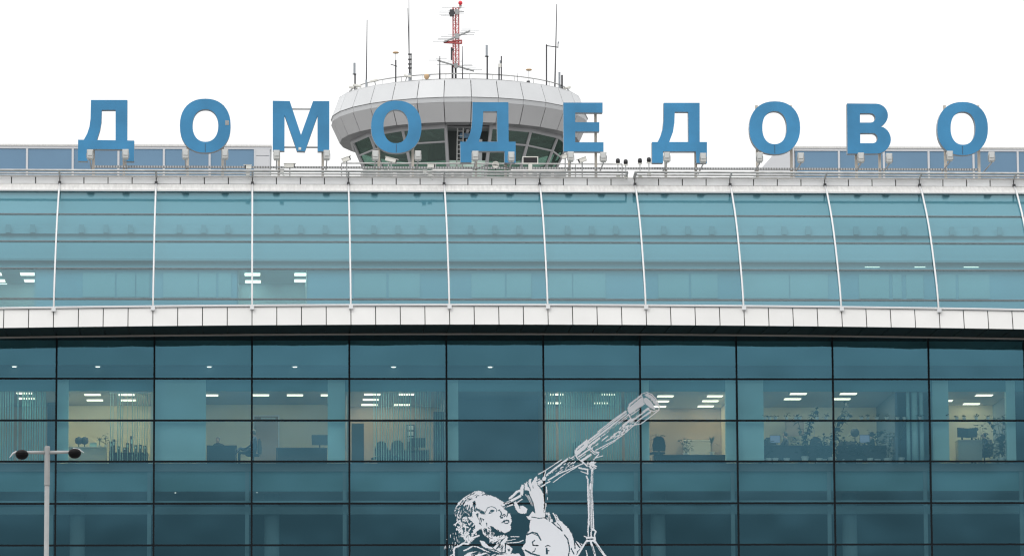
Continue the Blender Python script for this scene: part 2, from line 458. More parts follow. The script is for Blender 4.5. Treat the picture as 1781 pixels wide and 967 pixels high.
# spandrels above the office: upper band, recess, lower band
MB().box(XL, XR, .30, .36, zo_c, zat(655, .35)).build('spandrel_panel', m_span, B)
MB().box(XL, XR, .30, .36, zat(635, .35), zat(593, .35)).build('spandrel_panel', m_span, B)
MB().box(XL, XR, .31, .36, zat(593, .35)+.005, ZO+2.4).build('dark_reflection_strip', m_joint, B)  # black strip added behind the glass so the soffit's reflection reads dark
MB().box(XL, XR, .37, .9, zat(635, .35)-.01, ZO+2.3).build('slab_edge', m_slab, B)
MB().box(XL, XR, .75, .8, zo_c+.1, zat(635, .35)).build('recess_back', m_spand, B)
# spandrels below the office
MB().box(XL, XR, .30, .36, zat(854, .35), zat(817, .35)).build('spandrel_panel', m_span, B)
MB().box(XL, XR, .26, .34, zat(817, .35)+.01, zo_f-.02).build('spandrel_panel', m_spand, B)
MB().box(XL, XR, .38, 7, zat(854, .35)+.02, zo_f-.35).build('hall_ceiling', m_slab, B)
MB().box(XL, XR, .20, .24, ZO-4.56, ZO-4.50).build('sill_strip', m_hallp, B)
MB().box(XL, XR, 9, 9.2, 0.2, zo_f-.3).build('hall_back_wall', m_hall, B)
# floor slab and beams of the storeys below
for z in (ZO-9.2, ZO-13.8): MB().box(XL, XR, .3, 9, z-.4, z).build('hall_floor', m_slab, B)
MB().box(XL, XR, 1.2, 1.5, zat(893, 1.2), zat(880, 1.2)).build('hall_beam', m_hallp, B)
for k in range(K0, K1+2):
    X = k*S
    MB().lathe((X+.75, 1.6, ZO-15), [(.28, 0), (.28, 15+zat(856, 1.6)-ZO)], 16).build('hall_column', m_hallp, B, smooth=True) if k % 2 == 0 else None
    MB().box(X-.24, X-.10, .25, .40, ZO-15, zat(818, .35)).build('jamb_strip', m_hallp, B)

# room layout: left x, right x, wall material, depth
rooms = [(-420, 98, m_tanwall, 5.5), (98, 264, m_cream, 5.2), (264, 606, m_cream, 4.8), (606, 776, m_tanwall, 5.6), (776, 946, m_dimwall, 3.0),
         (946, 1116, m_tanwall, 5.6), (1116, 1284, m_brownwall, 6.0), (1284, 1560, m_cream, 5.6), (1560, 1632, m_dimwall, 5.6), (1632, 1764, m_cream, 5.0), (1764, 2280, m_dimwall, 5.6)]
for a, b, mt, dp in rooms:
    xa, xb = xo(a), xo(b)
    MB().box(xa+.05, xb-.05, dp, dp+.1, zo_f, zo_c).build('office_wall', mt, B)
    MB().box(xa-.05, xa+.05, .5, YB, zo_f, zo_c).build('office_partition', mt, B)
# pale blinds, columns and reveals right behind the glass
def panel(name, x0, x1, y0, y1, mat, Y=.28, t=.04):
    return MB().box(xo(x0), xo(x1), Y, Y+t, zat(y1, Y), zat(y0, Y)).build(name, mat, B)
for x0, x1 in ((269, 358), ): panel('roller_blind', x0, x1, 660, 803, m_blind)
for x0, x1 in ((98, 119), (570, 600), (779, 797), (1116, 1129), (1262, 1281), (1284, 1328), (1622, 1650), (1750, 1766)):
    panel('office_column', x0, x1, 660, 803, m_blind, .287, .3)
for x0, x1 in ((1577, 1584), (1586, 1598), (1600, 1608)):
    MB().lathe((xo((x0+x1)/2), .5, zo_f), [(.5*(xo(x1)-xo(x0)), 0), (.42*(xo(x1)-xo(x0)), zo_c-zo_f)], 10).build('curtain', m_blind, B, smooth=True)
# ------------------------------------------------------------------ vertical blinds
def vblind(x0, x1, y0, y1, ang, label, skip=0.0, Y=.46):
    mb = MB(); a, b = xo(x0), xo(x1); n = int((b-a)/.089); z0, z1 = zat(y1, Y), zat(y0, Y)
    for i in range(n):
        if random.random() < skip: continue
        X = a+(i+.5)*(b-a)/n; t = ang+random.uniform(-.12, .12); dx, dy = .042*math.cos(t), .042*math.sin(t)
        mb.quad((X-dx, Y-dy, z0), (X+dx, Y+dy, z0), (X+dx, Y+dy, z1), (X-dx, Y-dy, z1))
    root = thing('vertical_blind', ((a+b)/2, Y, z0), label, 'blind', 'vertical blinds behind the office windows')
    mb.build('slats', m_slat, root)
    MB().box(a, b, Y-.03, Y+.03, z1, z1+.05).build('head_rail', m_camw, root)
vblind(-66, 80, 662, 802, .9, 'vertical blinds half open at the far left end of the lit office floor', .12)
vblind(190, 262, 684, 802, 1.25, 'sparse vertical blinds over the right half of the window behind the pale counter', .22)
vblind(640, 772, 662, 802, 1.2, 'open vertical blinds before the tan room with pinned notes', .15)
vblind(950, 1112, 662, 802, .55, 'nearly closed vertical blinds behind the telescope of the mural', .04)

# ================================================================== ceiling lights
def ceiling_light(x, y, wpx, label, Y=None, z=None, d=.42, grp='lit fluorescent ceiling lights in the offices', nm='ceiling_light'):
    zc_ = (zo_c if z is None else z)-.012
    # find the depth at which the ceiling height meets this photo row
    dd = fwd + r2*((x-PW/2)/F) - u2*((y-PH/2)/F); t = (zc_-CAM[2])/dd[2]; P = Vector(CAM+dd*t)
    wm = wpx*t/F
    root = thing(nm, (P.x, P.y, zc_), label, 'ceiling light', grp)
    MB().box(P.x-wm/2, P.x+wm/2, P.y-d/2, P.y+d/2, zc_-.01, zc_+.005).build('diffuser', m_light if z is None else m_light2, root)
    MB().frame(P.x-wm/2-.03, P.x+wm/2+.03, P.y-d/2-.03, P.y+d/2+.03, zc_-.012, zc_+.011, .03) if 0 else None
    fr = MB()
    fr.box(P.x-wm/2-.03, P.x-wm/2, P.y-d/2, P.y+d/2, zc_-.012, zc_+.011); fr.box(P.x+wm/2, P.x+wm/2+.03, P.y-d/2, P.y+d/2, zc_-.012, zc_+.011)
    fr.build('light_frame', m_ceil, root)
CL = [(43, 684, 28, 'upper'), (47, 693, 28, 'lower'),
      (161, 686.5, 28, ''), (165, 696, 28, ''), (220, 686.5, 28, ''), (223, 696, 27, ''),
      (369, 687.5, 21, ''), (454, 687.3, 28, ''), (513, 687.3, 28, ''), (566, 687.3, 16, ''),
      (647.5, 686, 28, ''), (645, 695, 28, ''), (642.5, 704, 28, ''), (706, 686, 28, ''), (699, 704, 27, ''),
      (968, 686, 25, ''), (963, 701, 24, ''), (1057, 686, 26, ''), (1046, 701, 25, ''),
      (1157, 689, 28, ''), (1150, 698, 26, ''), (1146, 707, 24, ''), (1243, 689, 27, ''), (1235, 697.5, 28, ''), (1227, 706.5, 28, ''),
      (1388, 685, 29, ''), (1378, 694, 29, ''), (1475, 685, 29, ''), (1464, 694, 29, ''),
      (1711, 687.5, 30, ''), (1689, 702.5, 29, ''), (1652, 697, 8, '')]
CLL = ['upper striped ceiling light behind the blinds at the far left', 'lower striped ceiling light behind the blinds at the far left',
 'upper of the two left ceiling lights above the pale counter', 'lower of the two left ceiling lights above the pale counter',
 'upper of the two right ceiling lights above the pale counter, behind blind slats', 'lower of the two right ceiling lights above the pale counter, behind blind slats',
 'ceiling light beside the wide roller blind', 'ceiling light straight above the brown door', 'ceiling light between the brown door and the wall column', 'short ceiling light touching the column above the wall monitor',
 'topmost of the three stacked ceiling lights in the tan blind room', 'middle of the three stacked ceiling lights in the tan blind room', 'bottom of the three stacked ceiling lights in the tan blind room', 'upper right ceiling light in the tan blind room', 'lower right ceiling light in the tan blind room',
 'upper left striped light behind the closed blinds by the telescope', 'lower left striped light behind the closed blinds by the telescope', 'upper right striped light behind the closed blinds by the telescope', 'lower right striped light behind the closed blinds by the telescope',
 'top light of the stack at the telescope mouth', 'middle light of the stack at the telescope mouth', 'bottom light of the stack at the telescope mouth', 'top light of the slanted stack right of the telescope', 'middle light of the slanted stack right of the telescope', 'bottom light of the slanted stack right of the telescope',
 'upper light over the left desk of the plant office', 'lower light over the left desk of the plant office', 'upper light over the right desk of the plant office', 'lower light over the right desk of the plant office',
 'upper ceiling light in the last lit room on the right', 'lower ceiling light in the last lit room on the right', 'sliver of ceiling light beside the column of the last lit room']
for (x, y, wd, _), lb in zip(CL, CLL): ceiling_light(x, y, wd, lb)
UL = [(43, 465.5, 28, 'far left upper room light, topmost of the column'), (49, 477, 27, 'far left upper room light, second of the column'), (53, 488.5, 21, 'far left upper room light, third of the column'), (54, 496.5, 19, 'far left upper room light, lowest of the column'),
      (-4, 477, 14, 'upper room light cut by the left picture edge, top one'), (3, 488.5, 12, 'upper room light cut by the left picture edge, middle one'), (6, 495.5, 14, 'upper room light cut by the left picture edge, lowest one'),
      (438.5, 466, 27, 'top light of the trio crossed by the white rib'), (439, 477.5, 27, 'middle light of the trio crossed by the white rib'), (440, 490, 27, 'bottom light of the trio crossed by the white rib'),
      (523.5, 466, 22, 'top light of the trio right of the white rib'), (523, 477.5, 22, 'middle light of the trio right of the white rib'), (523, 488.5, 22, 'bottom light of the trio right of the white rib')]
for x, y, wd, lb in UL: ceiling_light(x, y, wd, lb, z=zce, d=.62, grp='lit lights in the upper storey rooms')
for x, wd, lb in ((1517, 26, 'thin light strip behind the upper glass, leftmost of the right three'), (1600, 19, 'thin light strip behind the upper glass, middle of the right three'), (1689, 26, 'thin light strip behind the upper glass, rightmost of the three')):
    P = at(x, 464.6, YW-.07); hw = wd/2*.0211
    rt = thing('strip_light', P, lb, 'strip light', 'thin strip lights of the upper storey')
    MB().box(P.x-hw, P.x+hw, P.y-.02, P.y+.01, P.z-.004, P.z+.004).build('diffuser', m_light2, rt)
    MB().box(P.x-hw-.02, P.x+hw+.02, P.y-.025, P.y+.015, P.z+.018, P.z+.03).build('housing', m_tdark, rt)
# downlights in the recess above the offices, one to a bay
DL = [(25, 636), (170, 635), (364, 635.5), (513, 635.5), (684.5, 636), (852.5, 636)]
DN = ['at the far left behind blinds', 'above the pale counter room', 'above the wide roller blind', 'above the brown door room', 'above the tan blind room', 'above the unlit office']
for (x, y), nme in zip(DL, DN):
    P = at(x, y, .55); P.z = zat(635, .35)-.065
    rt = thing('downlight', (P.x, P.y, P.z), 'small round downlight in the spandrel recess '+nme, 'downlight', 'downlights in the spandrel recess')
    MB().lathe((P.x, P.y, P.z), [(.075, 0), (.085, .015), (.085, .02)], 14).build('lens', m_spot, rt)
    MB().lathe((P.x, P.y, P.z), [(.13, .021), (.13, .05)], 14).build('can', m_camw, rt)
for x, y, lb in ((506, 856, 'small hall light under the spandrel below the door room'), (305, 857, 'small hall light below the roller blind bay'), (1268, 855.5, 'small hall light right of the telescope stand'), (1334, 855.5, 'small hall light below the left plant desk'), (1659, 855, 'small hall light below the last lit room'), (447, 856.5, 'faint hall light by the mullion below the brown door')):
    P = at(x, y, 1.0)
    rt = thing('hall_light', P, lb, 'spotlight', 'small lights of the hall below')
    MB().lathe((P.x, P.y, P.z), [(.022, 0), (.03, .015), (.03, .03)], 10).build('lens', m_spot, rt)
    MB().lathe((P.x, P.y, P.z), [(.065, .031), (.065, .09)], 10).build('can', m_dark, rt)

# ================================================================== office furniture and people
def floor_at(x, Y): return Vector((at(x, 780, Y).x, Y, zo_f))
def desk(x0, x1, Y, label, mat=m_desk, h=.76, d=.75, front=True):
    a, b = at(x0, 780, Y).x, at(x1, 780, Y).x
    rt = thing('desk', ((a+b)/2, Y, zo_f), label, 'desk', 'desks in the offices')
    MB().box(a, b, Y-d/2, Y+d/2, zo_f+h-.04, zo_f+h).build('desk_top', mat, rt, bevel=.008)
    if front: MB().box(a+.06, b-.06, Y-d/2+.05, Y-d/2+.08, zo_f+.1, zo_f+h-.042).build('modesty_panel', mat, rt)
    for x in (a+.03, b-.03): MB().box(x-.025, x+.025, Y-d/2+.04, Y+d/2-.04, zo_f, zo_f+h-.042).build('leg', mat, rt)
    return rt
def monitor(x, Y, zb, label, wd=.52, hh=.34, lit=False, rz=0):
    P = Vector((at(x, 770, Y).x, Y, zb))
    rt = thing('monitor', P, label, 'monitor', 'computer monitors on the desks')
    MB().box(P.x-wd/2, P.x+wd/2, P.y-.02, P.y+.02, zb+.12, zb+.12+hh).build('housing', m_black, rt, bevel=.006)
    MB().box(P.x-.03, P.x+.03, P.y+.0, P.y+.04, zb+.01, zb+.2).build('neck', m_black, rt)
    MB().box(P.x-.12, P.x+.12, P.y-.08, P.y+.1, zb, zb+.012).build('foot', m_black, rt)
    if lit: MB().box(P.x-wd/2+.02, P.x+wd/2-.02, P.y-.024, P.y-.021, zb+.14, zb+.10+hh).build('screen', m_screen, rt)
    rt.rotation_euler.z = rz
    return rt
# office chair: built once, copied
def make_chair():
    rt = thing('office_chair', (0, 0, 0), 'x', 'office chair', 'dark office chairs')
    mb = MB(); mb.prism([(-.24, .52), (-.26, .75), (-.2, 1.0), (-.08, 1.08), (.08, 1.08), (.2, 1.0), (.26, .75), (.24, .52)], -.26, -.20)
    mb.build('backrest', m_chair, rt, bevel=.02)
    MB().box(-.25, .25, -.22, .26, .43, .50).build('seat', m_chair, rt, bevel=.02)
    MB().tube([(0, 0, .08), (0, 0, .42)], .03).build('stem', m_black, rt)
    b = MB()
    for k in range(5): b.tube([(0, 0, .10), (.28*math.cos(k*1.2566), .28*math.sin(k*1.2566), .05)], .022, 6)
    b.build('star_base', m_black, rt)
    MB().box(-.03, .03, -.235, -.19, .40, .56).build('back_stem', m_black, rt)
    return rt
ch0 = make_chair()
CH = [(379, 3.7, 2.6, 'dark chair of the man left of the meeting table'), (441, 1.9, 1.35, 'dark chair under the man in the blue shirt'),
      (660, 3.0, .3, 'dark chair seen through the tan room blinds'), (1143, 1.2, .2, 'round backed chair at the left edge of the tan telescope room'),
      (1335, 1.6, .1, 'chair at the left edge of the plant office'), (1418, 1.5, 0, 'empty dark chair between the two seated plant office workers'), (1712, 2.2, 1.9, 'chair of the worker in the last lit room'),
      (1002, 3.0, .2, 'faint chair behind the nearly closed blinds'), (690, 2.2, 3.0, 'low dark chair beside the pinned notes')]
for i, (x, Y, rz, lb) in enumerate(CH):
    p = floor_at(x, Y)
    if i == 0: ch0.location = p; ch0.rotation_euler.z = rz; ch0['label'] = lb
    else: dup(ch0, p, rz, lb)
# people: one skinned body each
def person(loc, rz, label, top, legs, hair, arms='desk', legx=False):
    me = bpy.data.meshes.new('person'); ob = bpy.data.objects.new('person', me); COL.objects.link(ob)
    V = []; Ed = []; Ra = []
    def add(p, r, par=None):
        V.append(p); Ra.append(r)
        if par is not None: Ed.append((par, len(V)-1))
        return len(V)-1
    pel = add((0, 0, .56), (.15, .12)); ab = add((0, -.02, .74), (.145, .11), pel); chs = add((0, -.02, .93), (.165, .115), ab)
    sh = add((0, -.01, 1.06), (.10, .08), chs); nk = add((0, .01, 1.13), (.052, .055), sh); hd = add((0, .04, 1.22), (.072, .085), nk); tp = add((0, .03, 1.32), (.06, .07), hd)
    for s in (-1, 1):
        sd = add((s*.19, -.01, 1.02), (.062, .062), sh)
        if arms == 'desk': el = add((s*.25, .12, .80), (.045, .045), sd); wr = add((s*.16, .36, .84), (.03, .03), el); add((s*.12, .44, .85), (.038, .022), wr)
        else: el = add((s*.27, .02, .77), (.045, .045), sd); wr = add((s*.14, .22, .68), (.03, .03), el); add((s*.08, .29, .67), (.038, .022), wr)
        hp = add((s*.10, .02, .52), (.095, .09), pel)
        if legx and s == 1: kn = add((s*.02, .46, .70), (.06, .06), hp); an = add((-.22, .55, .50), (.038, .038), kn); add((-.30, .62, .46), (.035, .03), an)
        else: kn = add((s*.13, .46, .53), (.062, .062), hp); an = add((s*.13, .46, .09), (.04, .04), kn); add((s*.14, .60, .04), (.042, .03), an)
    me.from_pydata(V, Ed, []); me.update()
    sk = ob.modifiers.new('skin', 'SKIN'); ss = ob.modifiers.new('sub', 'SUBSURF'); ss.levels = 2; ss.render_levels = 2
    for i, v in enumerate(me.skin_vertices[0].data): v.radius = Ra[i] if isinstance(Ra[i], tuple) else (Ra[i], Ra[i]); v.use_root = (i == 0)
    dg = bpy.context.evaluated_depsgraph_get(); ev = ob.evaluated_get(dg)
    nm = bpy.data.meshes.new_from_object(ev); ob.modifiers.clear(); ob.data = nm
    nm.materials.clear()
    for m in (top, legs, m_skin): nm.materials.append(m)
    for p in nm.polygons:
        c = p.center; p.use_smooth = True
        p.material_index = 2 if (c.z > 1.11 or (c.y > .33 and .6 < c.z < .92 and arms == 'desk' and abs(c.x) < .2)) else (1 if c.z < .62 else 0)
    ob.location = loc; ob.rotation_euler.z = rz; tag(ob, label, 'person')
    h = MB(); n = 12
    h.lathe((0, .0, 1.265), [(.055, -.09), (.076, -.04), (.080, .01), (.070, .05), (.042, .075), (.01, .082)], n)
    ho = h.build('hair', hair, None, smooth=True); ho.parent = ob; ho.location = (0, -.012, 0)
    return ob
person(floor_at(379, 3.7), 2.6, 'bald man seated low behind the meeting table left of the blue shirt', m_cloth, m_cloth, m_grey, 'desk')
bm_ = person(floor_at(441, 1.9), 1.35, 'man in dark blue shirt sitting with crossed legs before the brown door', m_shirt, m_cloth, m_grey, 'lap', True)
bm_.scale = (1.12, 1.12, 1.06)
person(floor_at(1366, 1.9), 1.3, 'dark haired office worker bent to the left lit screen among plants', m_cloth, m_cloth, m_hair)
person(floor_at(1516, 1.9), 1.3, 'office worker in black beside the right lit screen and tall plants', m_cloth, m_cloth, m_hair)
person(floor_at(1712, 2.2), 1.9, 'seated worker turned sideways in the last lit room', m_shirt, m_cloth, m_hair)
# desks and things on them
desk(360, 412, 1.5, 'round edged dark meeting table between the two men')
desk(480, 569, 2.3, 'dark desk with monitor beside the wall column')
dk = desk(119, 186, 2.2, 'pale counter under the row of small silhouettes', m_counter, .78)
desk(656, 746, 3.2, 'dark desk behind the blinds of the tan room')
desk(1136, 1262, 1.6, 'low desk in the tan telescope room', m_desk, .42)
desk(1320, 1445, 1.1, 'long dark desk left in the plant office', m_desk, .72)
desk(1455, 1540, 1.1, 'dark desk right in the plant office', m_desk, .72)
desk(1664, 1706, 1.3, 'pale desk with side panel in the last lit room', m_counter, .95)
desk(190, 258, 2.4, 'dark sideboard behind the sparse blind slats', m_desk, .6)
monitor(556, 2.2, zo_f+.76, 'large black monitor on the desk by the wall column', .60, .38)
monitor(1348, 1.15, zo_f+.72, 'lit monitor left of the dark haired worker', .40, .30, True)
monitor(1504, 1.15, zo_f+.72, 'lit monitor left of the worker in black', .40, .32, True)
monitor(1674, 1.3, zo_f+.95, 'black monitor on the pale desk of the last lit room', .46, .36, False, .5)
monitor(1690, 1.35, zo_f+.95, 'second black monitor on the pale desk, turned more', .46, .36, False, -.6)
monitor(726, 3.1, zo_f+.76, 'black monitor under the pinned notes', .60, .36)
for x, Y, lb in ((137, 2.1, 'dark desk fan shape at the left end of the pale counter'), (147, 2.1, 'larger dark rounded silhouette beside it on the pale counter')):
    p = floor_at(x, Y); z = zo_f+.78
    rt = thing('table_lamp', (p.x, Y, z), 'small dark round table lamp, %s on the pale counter' % ('left one' if x == 137 else 'right one'), 'table lamp', 'dark lamps on the pale counter')
    MB().lathe((p.x, Y, z), [(.09, 0), (.09, .02), (.02, .03), (.02, .12)], 12).build('stand', m_dark, rt)
    MB().lathe((p.x, Y, z), [(.06, .121), (.13, .16), (.15, .26), (.12, .36), (.03, .40)], 14).build('lamp_shade', m_chair, rt, smooth=True)
P = floor_at(162, 2.0); rt = thing('paper_box', (P.x, 2.0, zo_f+.78), 'small pale open box on the pale counter', 'box')
MB().box(P.x-.13, P.x+.13, 1.9, 2.1, zo_f+.78, zo_f+.92).build('carton', m_blind, rt, bevel=.006); MB().box(P.x-.14, P.x+.14, 1.89, 2.11, zo_f+.921, zo_f+.945).build('lid', m_paper, rt)
# brown door with closer in the door room
Yd = 4.7
a, b, z1 = at(440, 760, Yd).x, at(486, 760, Yd).x, zat(722, Yd)
rt = thing('office_door', ((a+b)/2, Yd, zo_f), 'brown office door with a pale closer bar at its top', 'door')
MB().box(a+.05, b-.05, Yd-.04, Yd+.0, zo_f, z1-.05).build('door_leaf', m_brown, rt)
f_ = MB(); f_.box(a, a+.048, Yd-.05, Yd+.02, zo_f, z1); f_.box(b-.048, b, Yd-.05, Yd+.02, zo_f, z1); f_.box(a+.049, b-.049, Yd-.05, Yd+.02, z1-.048, z1)
f_.build('door_frame', m_camw, rt)
MB().box(a+.3, b-.15, Yd-.12, Yd-.055, z1-.16, z1-.10).build('door_closer', m_paper, rt)
MB().tube([(a+.12, Yd-.07, zo_f+1.0), (a+.25, Yd-.07, zo_f+1.0)], .015, 6).build('handle', m_galv, rt)
# notes on the tan wall
nb = thing('notice_board', at(714, 785, 5.4), 'narrow column of pinned paper notes on the tan wall', 'notice board')
for k in range(3):
    y0 = 740+k*10
    A = at(709, y0, 5.45); C = at(719, y0+7.5, 5.45)
    MB().box(A.x, C.x, 5.42, 5.46, C.z, A.z).build('paper_sheet', m_paper, nb)
A = at(707, 738, 5.5); C = at(721, 790, 5.5); MB().box(A.x, C.x, 5.47, 5.5, C.z, A.z).build('board', m_desk, nb)
# wall picture and brown cabinet in the plant office
A = at(1366, 733, 5.0); C = at(1398, 758, 5.0)
rt = thing('cork_board', ((A.x+C.x)/2, 5.0, C.z), 'brown cork board on the wall of the plant office', 'cork board')
MB().box(A.x+.03, C.x-.03, 4.98, 5.02, C.z+.03, A.z-.03).build('cork', m_tanwall, rt); MB().frame(A.x, C.x, C.z, A.z, 4.96, 5.03, .03).build('board_frame', m_brown, rt)
A = at(1409, 748, 5.0); C = at(1417, 757, 5.0); tag(MB().frame(A.x, C.x, C.z, A.z, 4.97, 5.0, .02).build('picture_frame', m_pot), 'small pale picture frame beside the cork board', 'picture frame')
P = at(1487, 752, 1.6); rt = thing('round_fan', P, 'dark round fan head standing in the plant office', 'fan')
MB().lathe((P.x, 1.6, P.z), [(.05, -.05), (.16, -.045), (.17, 0), (.16, .04), (.05, .05)], 20, 'y').build('fan_head', m_chair, rt, smooth=True)
MB().tube([(P.x, 1.62, zo_f), (P.x, 1.62, P.z-.16)], .02, 6).build('stand', m_chair, rt)
m_cab = M('haze tinted cabinet', (.07, .085, .10), .7)  # cabinet tone shifted to dim blue, putting the room's haze into the colour
def cabinet(x0, x1, ytop, Y, lb, mat=None):
    a, b, z1 = at(x0, 760, Y).x, at(x1, 760, Y).x, zat(ytop, Y)
    r_ = thing('tall_cabinet', ((a+b)/2, Y, zo_f), lb, 'cabinet', 'dark cabinets in the offices')
    MB().box(a, b, Y, Y+.45, zo_f, z1).build('carcass', mat or m_desk, r_)
    MB().box(a+.02, (a+b)/2-.008, Y-.02, Y-.002, zo_f+.06, z1-.04).build('cabinet_door', mat or m_desk, r_); MB().box((a+b)/2+.008, b-.02, Y-.02, Y-.002, zo_f+.06, z1-.04).build('cabinet_door', mat or m_desk, r_)
cabinet(612, 633, 736, 1.2, 'dark cabinet at the left end of the tan blind room', m_cab)
cabinet(754, 775, 716, 1.2, 'taller dark cabinet at the right end of the tan blind room', m_cab)
cabinet(82, 97, 700, .9, 'dark narrow cabinet beside the far left blinds')
cabinet(1460, 1486, 768, 2.6, 'low dark cabinet behind the mullion of the plant office')
for k, (x, hgt) in enumerate(((193, .42), (198, .50), (206, .24), (217, .20), (222, .36), (229, .62), (236, .28), (244, .30), (252, .26))):
    X = at(x, 760, 2.35).x; z = zo_f+.602
    rt_ = thing('binder', (X, 2.35, z), 'dark upright box file on the sideboard behind the sparse blinds, %s from the left' % ['first', 'second', 'third', 'fourth', 'fifth', 'sixth', 'seventh', 'eighth', 'ninth'][k], 'box file', 'box files on the sideboard')
    MB().box(X-.055, X+.055, 2.22, 2.48, z, z+hgt).build('cover', m_desk, rt_); MB().box(X-.03, X+.03, 2.212, 2.219, z+hgt*.55, z+hgt*.8).build('spine_label', m_blind, rt_)
# white shelf strip and wall boards of the telescope room
A = at(1190, 765, 5.4); C = at(1236, 800, 5.4)
rt = thing('whiteboard', ((A.x+C.x)/2, 5.6, zo_f), 'pale low cabinet at the back of the tan telescope room', 'cabinet')
MB().box(A.x, C.x, 5.4, 5.8, zo_f, A.z-.03).build('carcass', m_counter, rt); MB().box(A.x-.02, C.x+.02, 5.38, 5.82, A.z-.029, A.z).build('cabinet_top', m_paper, rt)
rt.name = 'low_cabinet'

# ------------------------------------------------------------------ plants
def leaf(mb, p, d, L, wd):
    d = Vector(d).normalized(); a = Vector((0, 0, 1)) if abs(d.z) < .9 else Vector((0, 1, 0))
    s = d.cross(a).normalized()*wd*.5; m1 = Vector(p)+d*L*.45+Vector((0, 0, .04*L)); e = Vector(p)+d*L-Vector((0, 0, .15*L))
    mb.quad(p, m1+s, e, m1-s)
def plant(loc, h, spread, label, kind='bush', pr=.09, ph=.15, grp='potted plants in the offices', n=26):
    rt = thing('potted_plant', loc, label, 'potted plant', grp)
    MB().lathe(loc, [(pr*.72, 0), (pr, ph*.85), (pr*1.1, ph*.86), (pr*1.1, ph), (pr*.9, ph), (pr*.8, ph*.9)], 14).build('pot', m_pot, rt, smooth=False)
    mb = MB(); st = MB(); base = Vector(loc)+Vector((0, 0, ph*.9))
    if kind == 'tall':
        for k in range(5):
            q = base.copy(); pts = [q.copy()]; a = random.choice((0, math.pi))+random.uniform(-.6, .6); lean = random.uniform(.15, .75)*spread; hk = h*random.uniform(.7, 1.0)
            for t in range(6):
                q = base+Vector((math.cos(a)*lean*(t/5)**1.6, math.sin(a)*lean*t/5*.4, hk*(t+1)/6*random.uniform(.93, 1.05))); pts.append(q.copy())
                for _ in range(max(3, n//9)):
                    b = random.uniform(0, 6.28); L = random.uniform(.16, .27)
                    leaf(mb, q, (math.cos(b), math.sin(b)*.6, random.uniform(-.9, .6)), L, L*.62)
            st.tube(pts, .011, 5)
    elif kind == 'spiky':
        st.tube([base, base+Vector((0, 0, h*.45))], .014, 5)
        for k in range(n):
            b = random.uniform(0, 6.28); leaf(mb, base+Vector((0, 0, h*.45)), (math.cos(b)*spread, math.sin(b)*spread, random.uniform(-.1, 1.1)), h*.55, .035)
    else:
        for k in range(n):
            b = random.uniform(0, 6.28); r_ = random.uniform(0, 1)
            q = base+Vector((math.cos(b)*spread*r_*.6, math.sin(b)*spread*r_*.4, random.uniform(.15, 1)*h))
            if k < 7: st.tube([base, q], .007, 4)
            L = random.uniform(.06, .13)*(1+h); leaf(mb, q, (math.cos(b), math.sin(b), random.uniform(-.2, .8)), L, L*.6)
    st.build('stem', m_leaf, rt); mb.build('foliage', m_leaf, rt)
    return rt
zsh = zat(731, .3)+.02                                           # ledge behind the transom
tag(MB().box(xo(1316), xo(1612), .24, .42, zsh-.03, zsh).build('plant_shelf', m_counter), 'long shelf of small flower pots across the plant office windows', 'shelf')
tag(MB().box(xo(1652), xo(1766), .24, .42, zsh-.03, zsh).build('plant_shelf', m_counter), 'short shelf of flower pots across the last lit room', 'shelf')
SP = [(1330, .05, .1), (1338, .06, .1), (1349, .06, .12), (1368, .16, .16), (1384, .05, .1), (1391, .05, .1), (1421, .04, .08), (1437, .14, .16), (1474, .18, .18), (1498, .05, .1), (1509, .10, .12), (1525, .12, .14), (1542, .14, .2), (1561, .03, .08), (1573, .03, .08), (1600, .10, .18), (1648, .12, .1), (1664, .04, .06), (1677, .06, .12), (1698, .12, .16), (1718, .06, .1), (1773, .16, .12)]
SN = ['first', 'second', 'third', 'fourth', 'fifth', 'sixth', 'seventh', 'eighth', 'ninth', 'tenth', 'eleventh', 'twelfth', 'thirteenth', 'fourteenth', 'fifteenth', 'sixteenth']
for i, (x, h, s) in enumerate(SP):
    if x == 1773: continue
    p = Vector((xo(x, 725, .33), .33, zsh))
    lb = ('tiny potted plant on the long window shelf, %s from its left end' % SN[i]) if x < 1620 else ('tiny potted plant on the short window shelf, %s from its left end' % SN[i-16])
    plant(p, h, s, lb, 'bush', .07, .11, 'small pots on the window shelves', 12)
zfl_ = zo_f
plant(floor_at(1400, .75)+Vector((0, 0, .05)), 1.9, .8, 'tall leafy plant rising beside the cork board', 'tall', .14, .25, n=40)
plant(floor_at(1447, .75), 2.1, 1.2, 'tallest big leaved plant straddling the mullion of the plant office', 'tall', .15, .26, n=44)
plant(floor_at(1545, .85), 1.0, .6, 'bushy plant behind the worker in black', 'bush', .14, .25, n=60)
plant(floor_at(1566, .7), 1.55, .5, 'spiky palm beside the curtain', 'spiky', .15, .25, n=34)
plant(floor_at(1742, .7), 1.9, .7, 'tall hanging plant at the right end of the last lit room', 'tall', .14, .25, n=40)
plant(floor_at(1705, 1.9)+Vector((0, 0, .7)), .75, .5, 'bushy plant behind the pale desk monitors', 'bush', .12, .2, n=50)
plant(floor_at(1148, 2.0)+Vector((0, 0, .62)), .55, .35, 'dark bonsai like plant above the round backed chair', 'bush', .10, .12, n=34)
plant(floor_at(1193, 2.2)+Vector((0, 0, .42)), .55, .4, 'dark leafy plant in the middle of the tan telescope room', 'bush', .12, .16, n=44)
plant(floor_at(1238, 2.2)+Vector((0, 0, .42)), .7, .3, 'slim plant at the right end of the tan telescope room', 'spiky', .10, .2, n=24)
plant(floor_at(173, 2.1)+Vector((0, 0, .78)), .38, .8, 'small palm on the pale counter', 'spiky', .06, .08, n=22)
plant(floor_at(184, 2.1)+Vector((0, 0, .78)), .42, .3, 'spindly plant at the right end of the pale counter', 'bush', .06, .1, n=20)
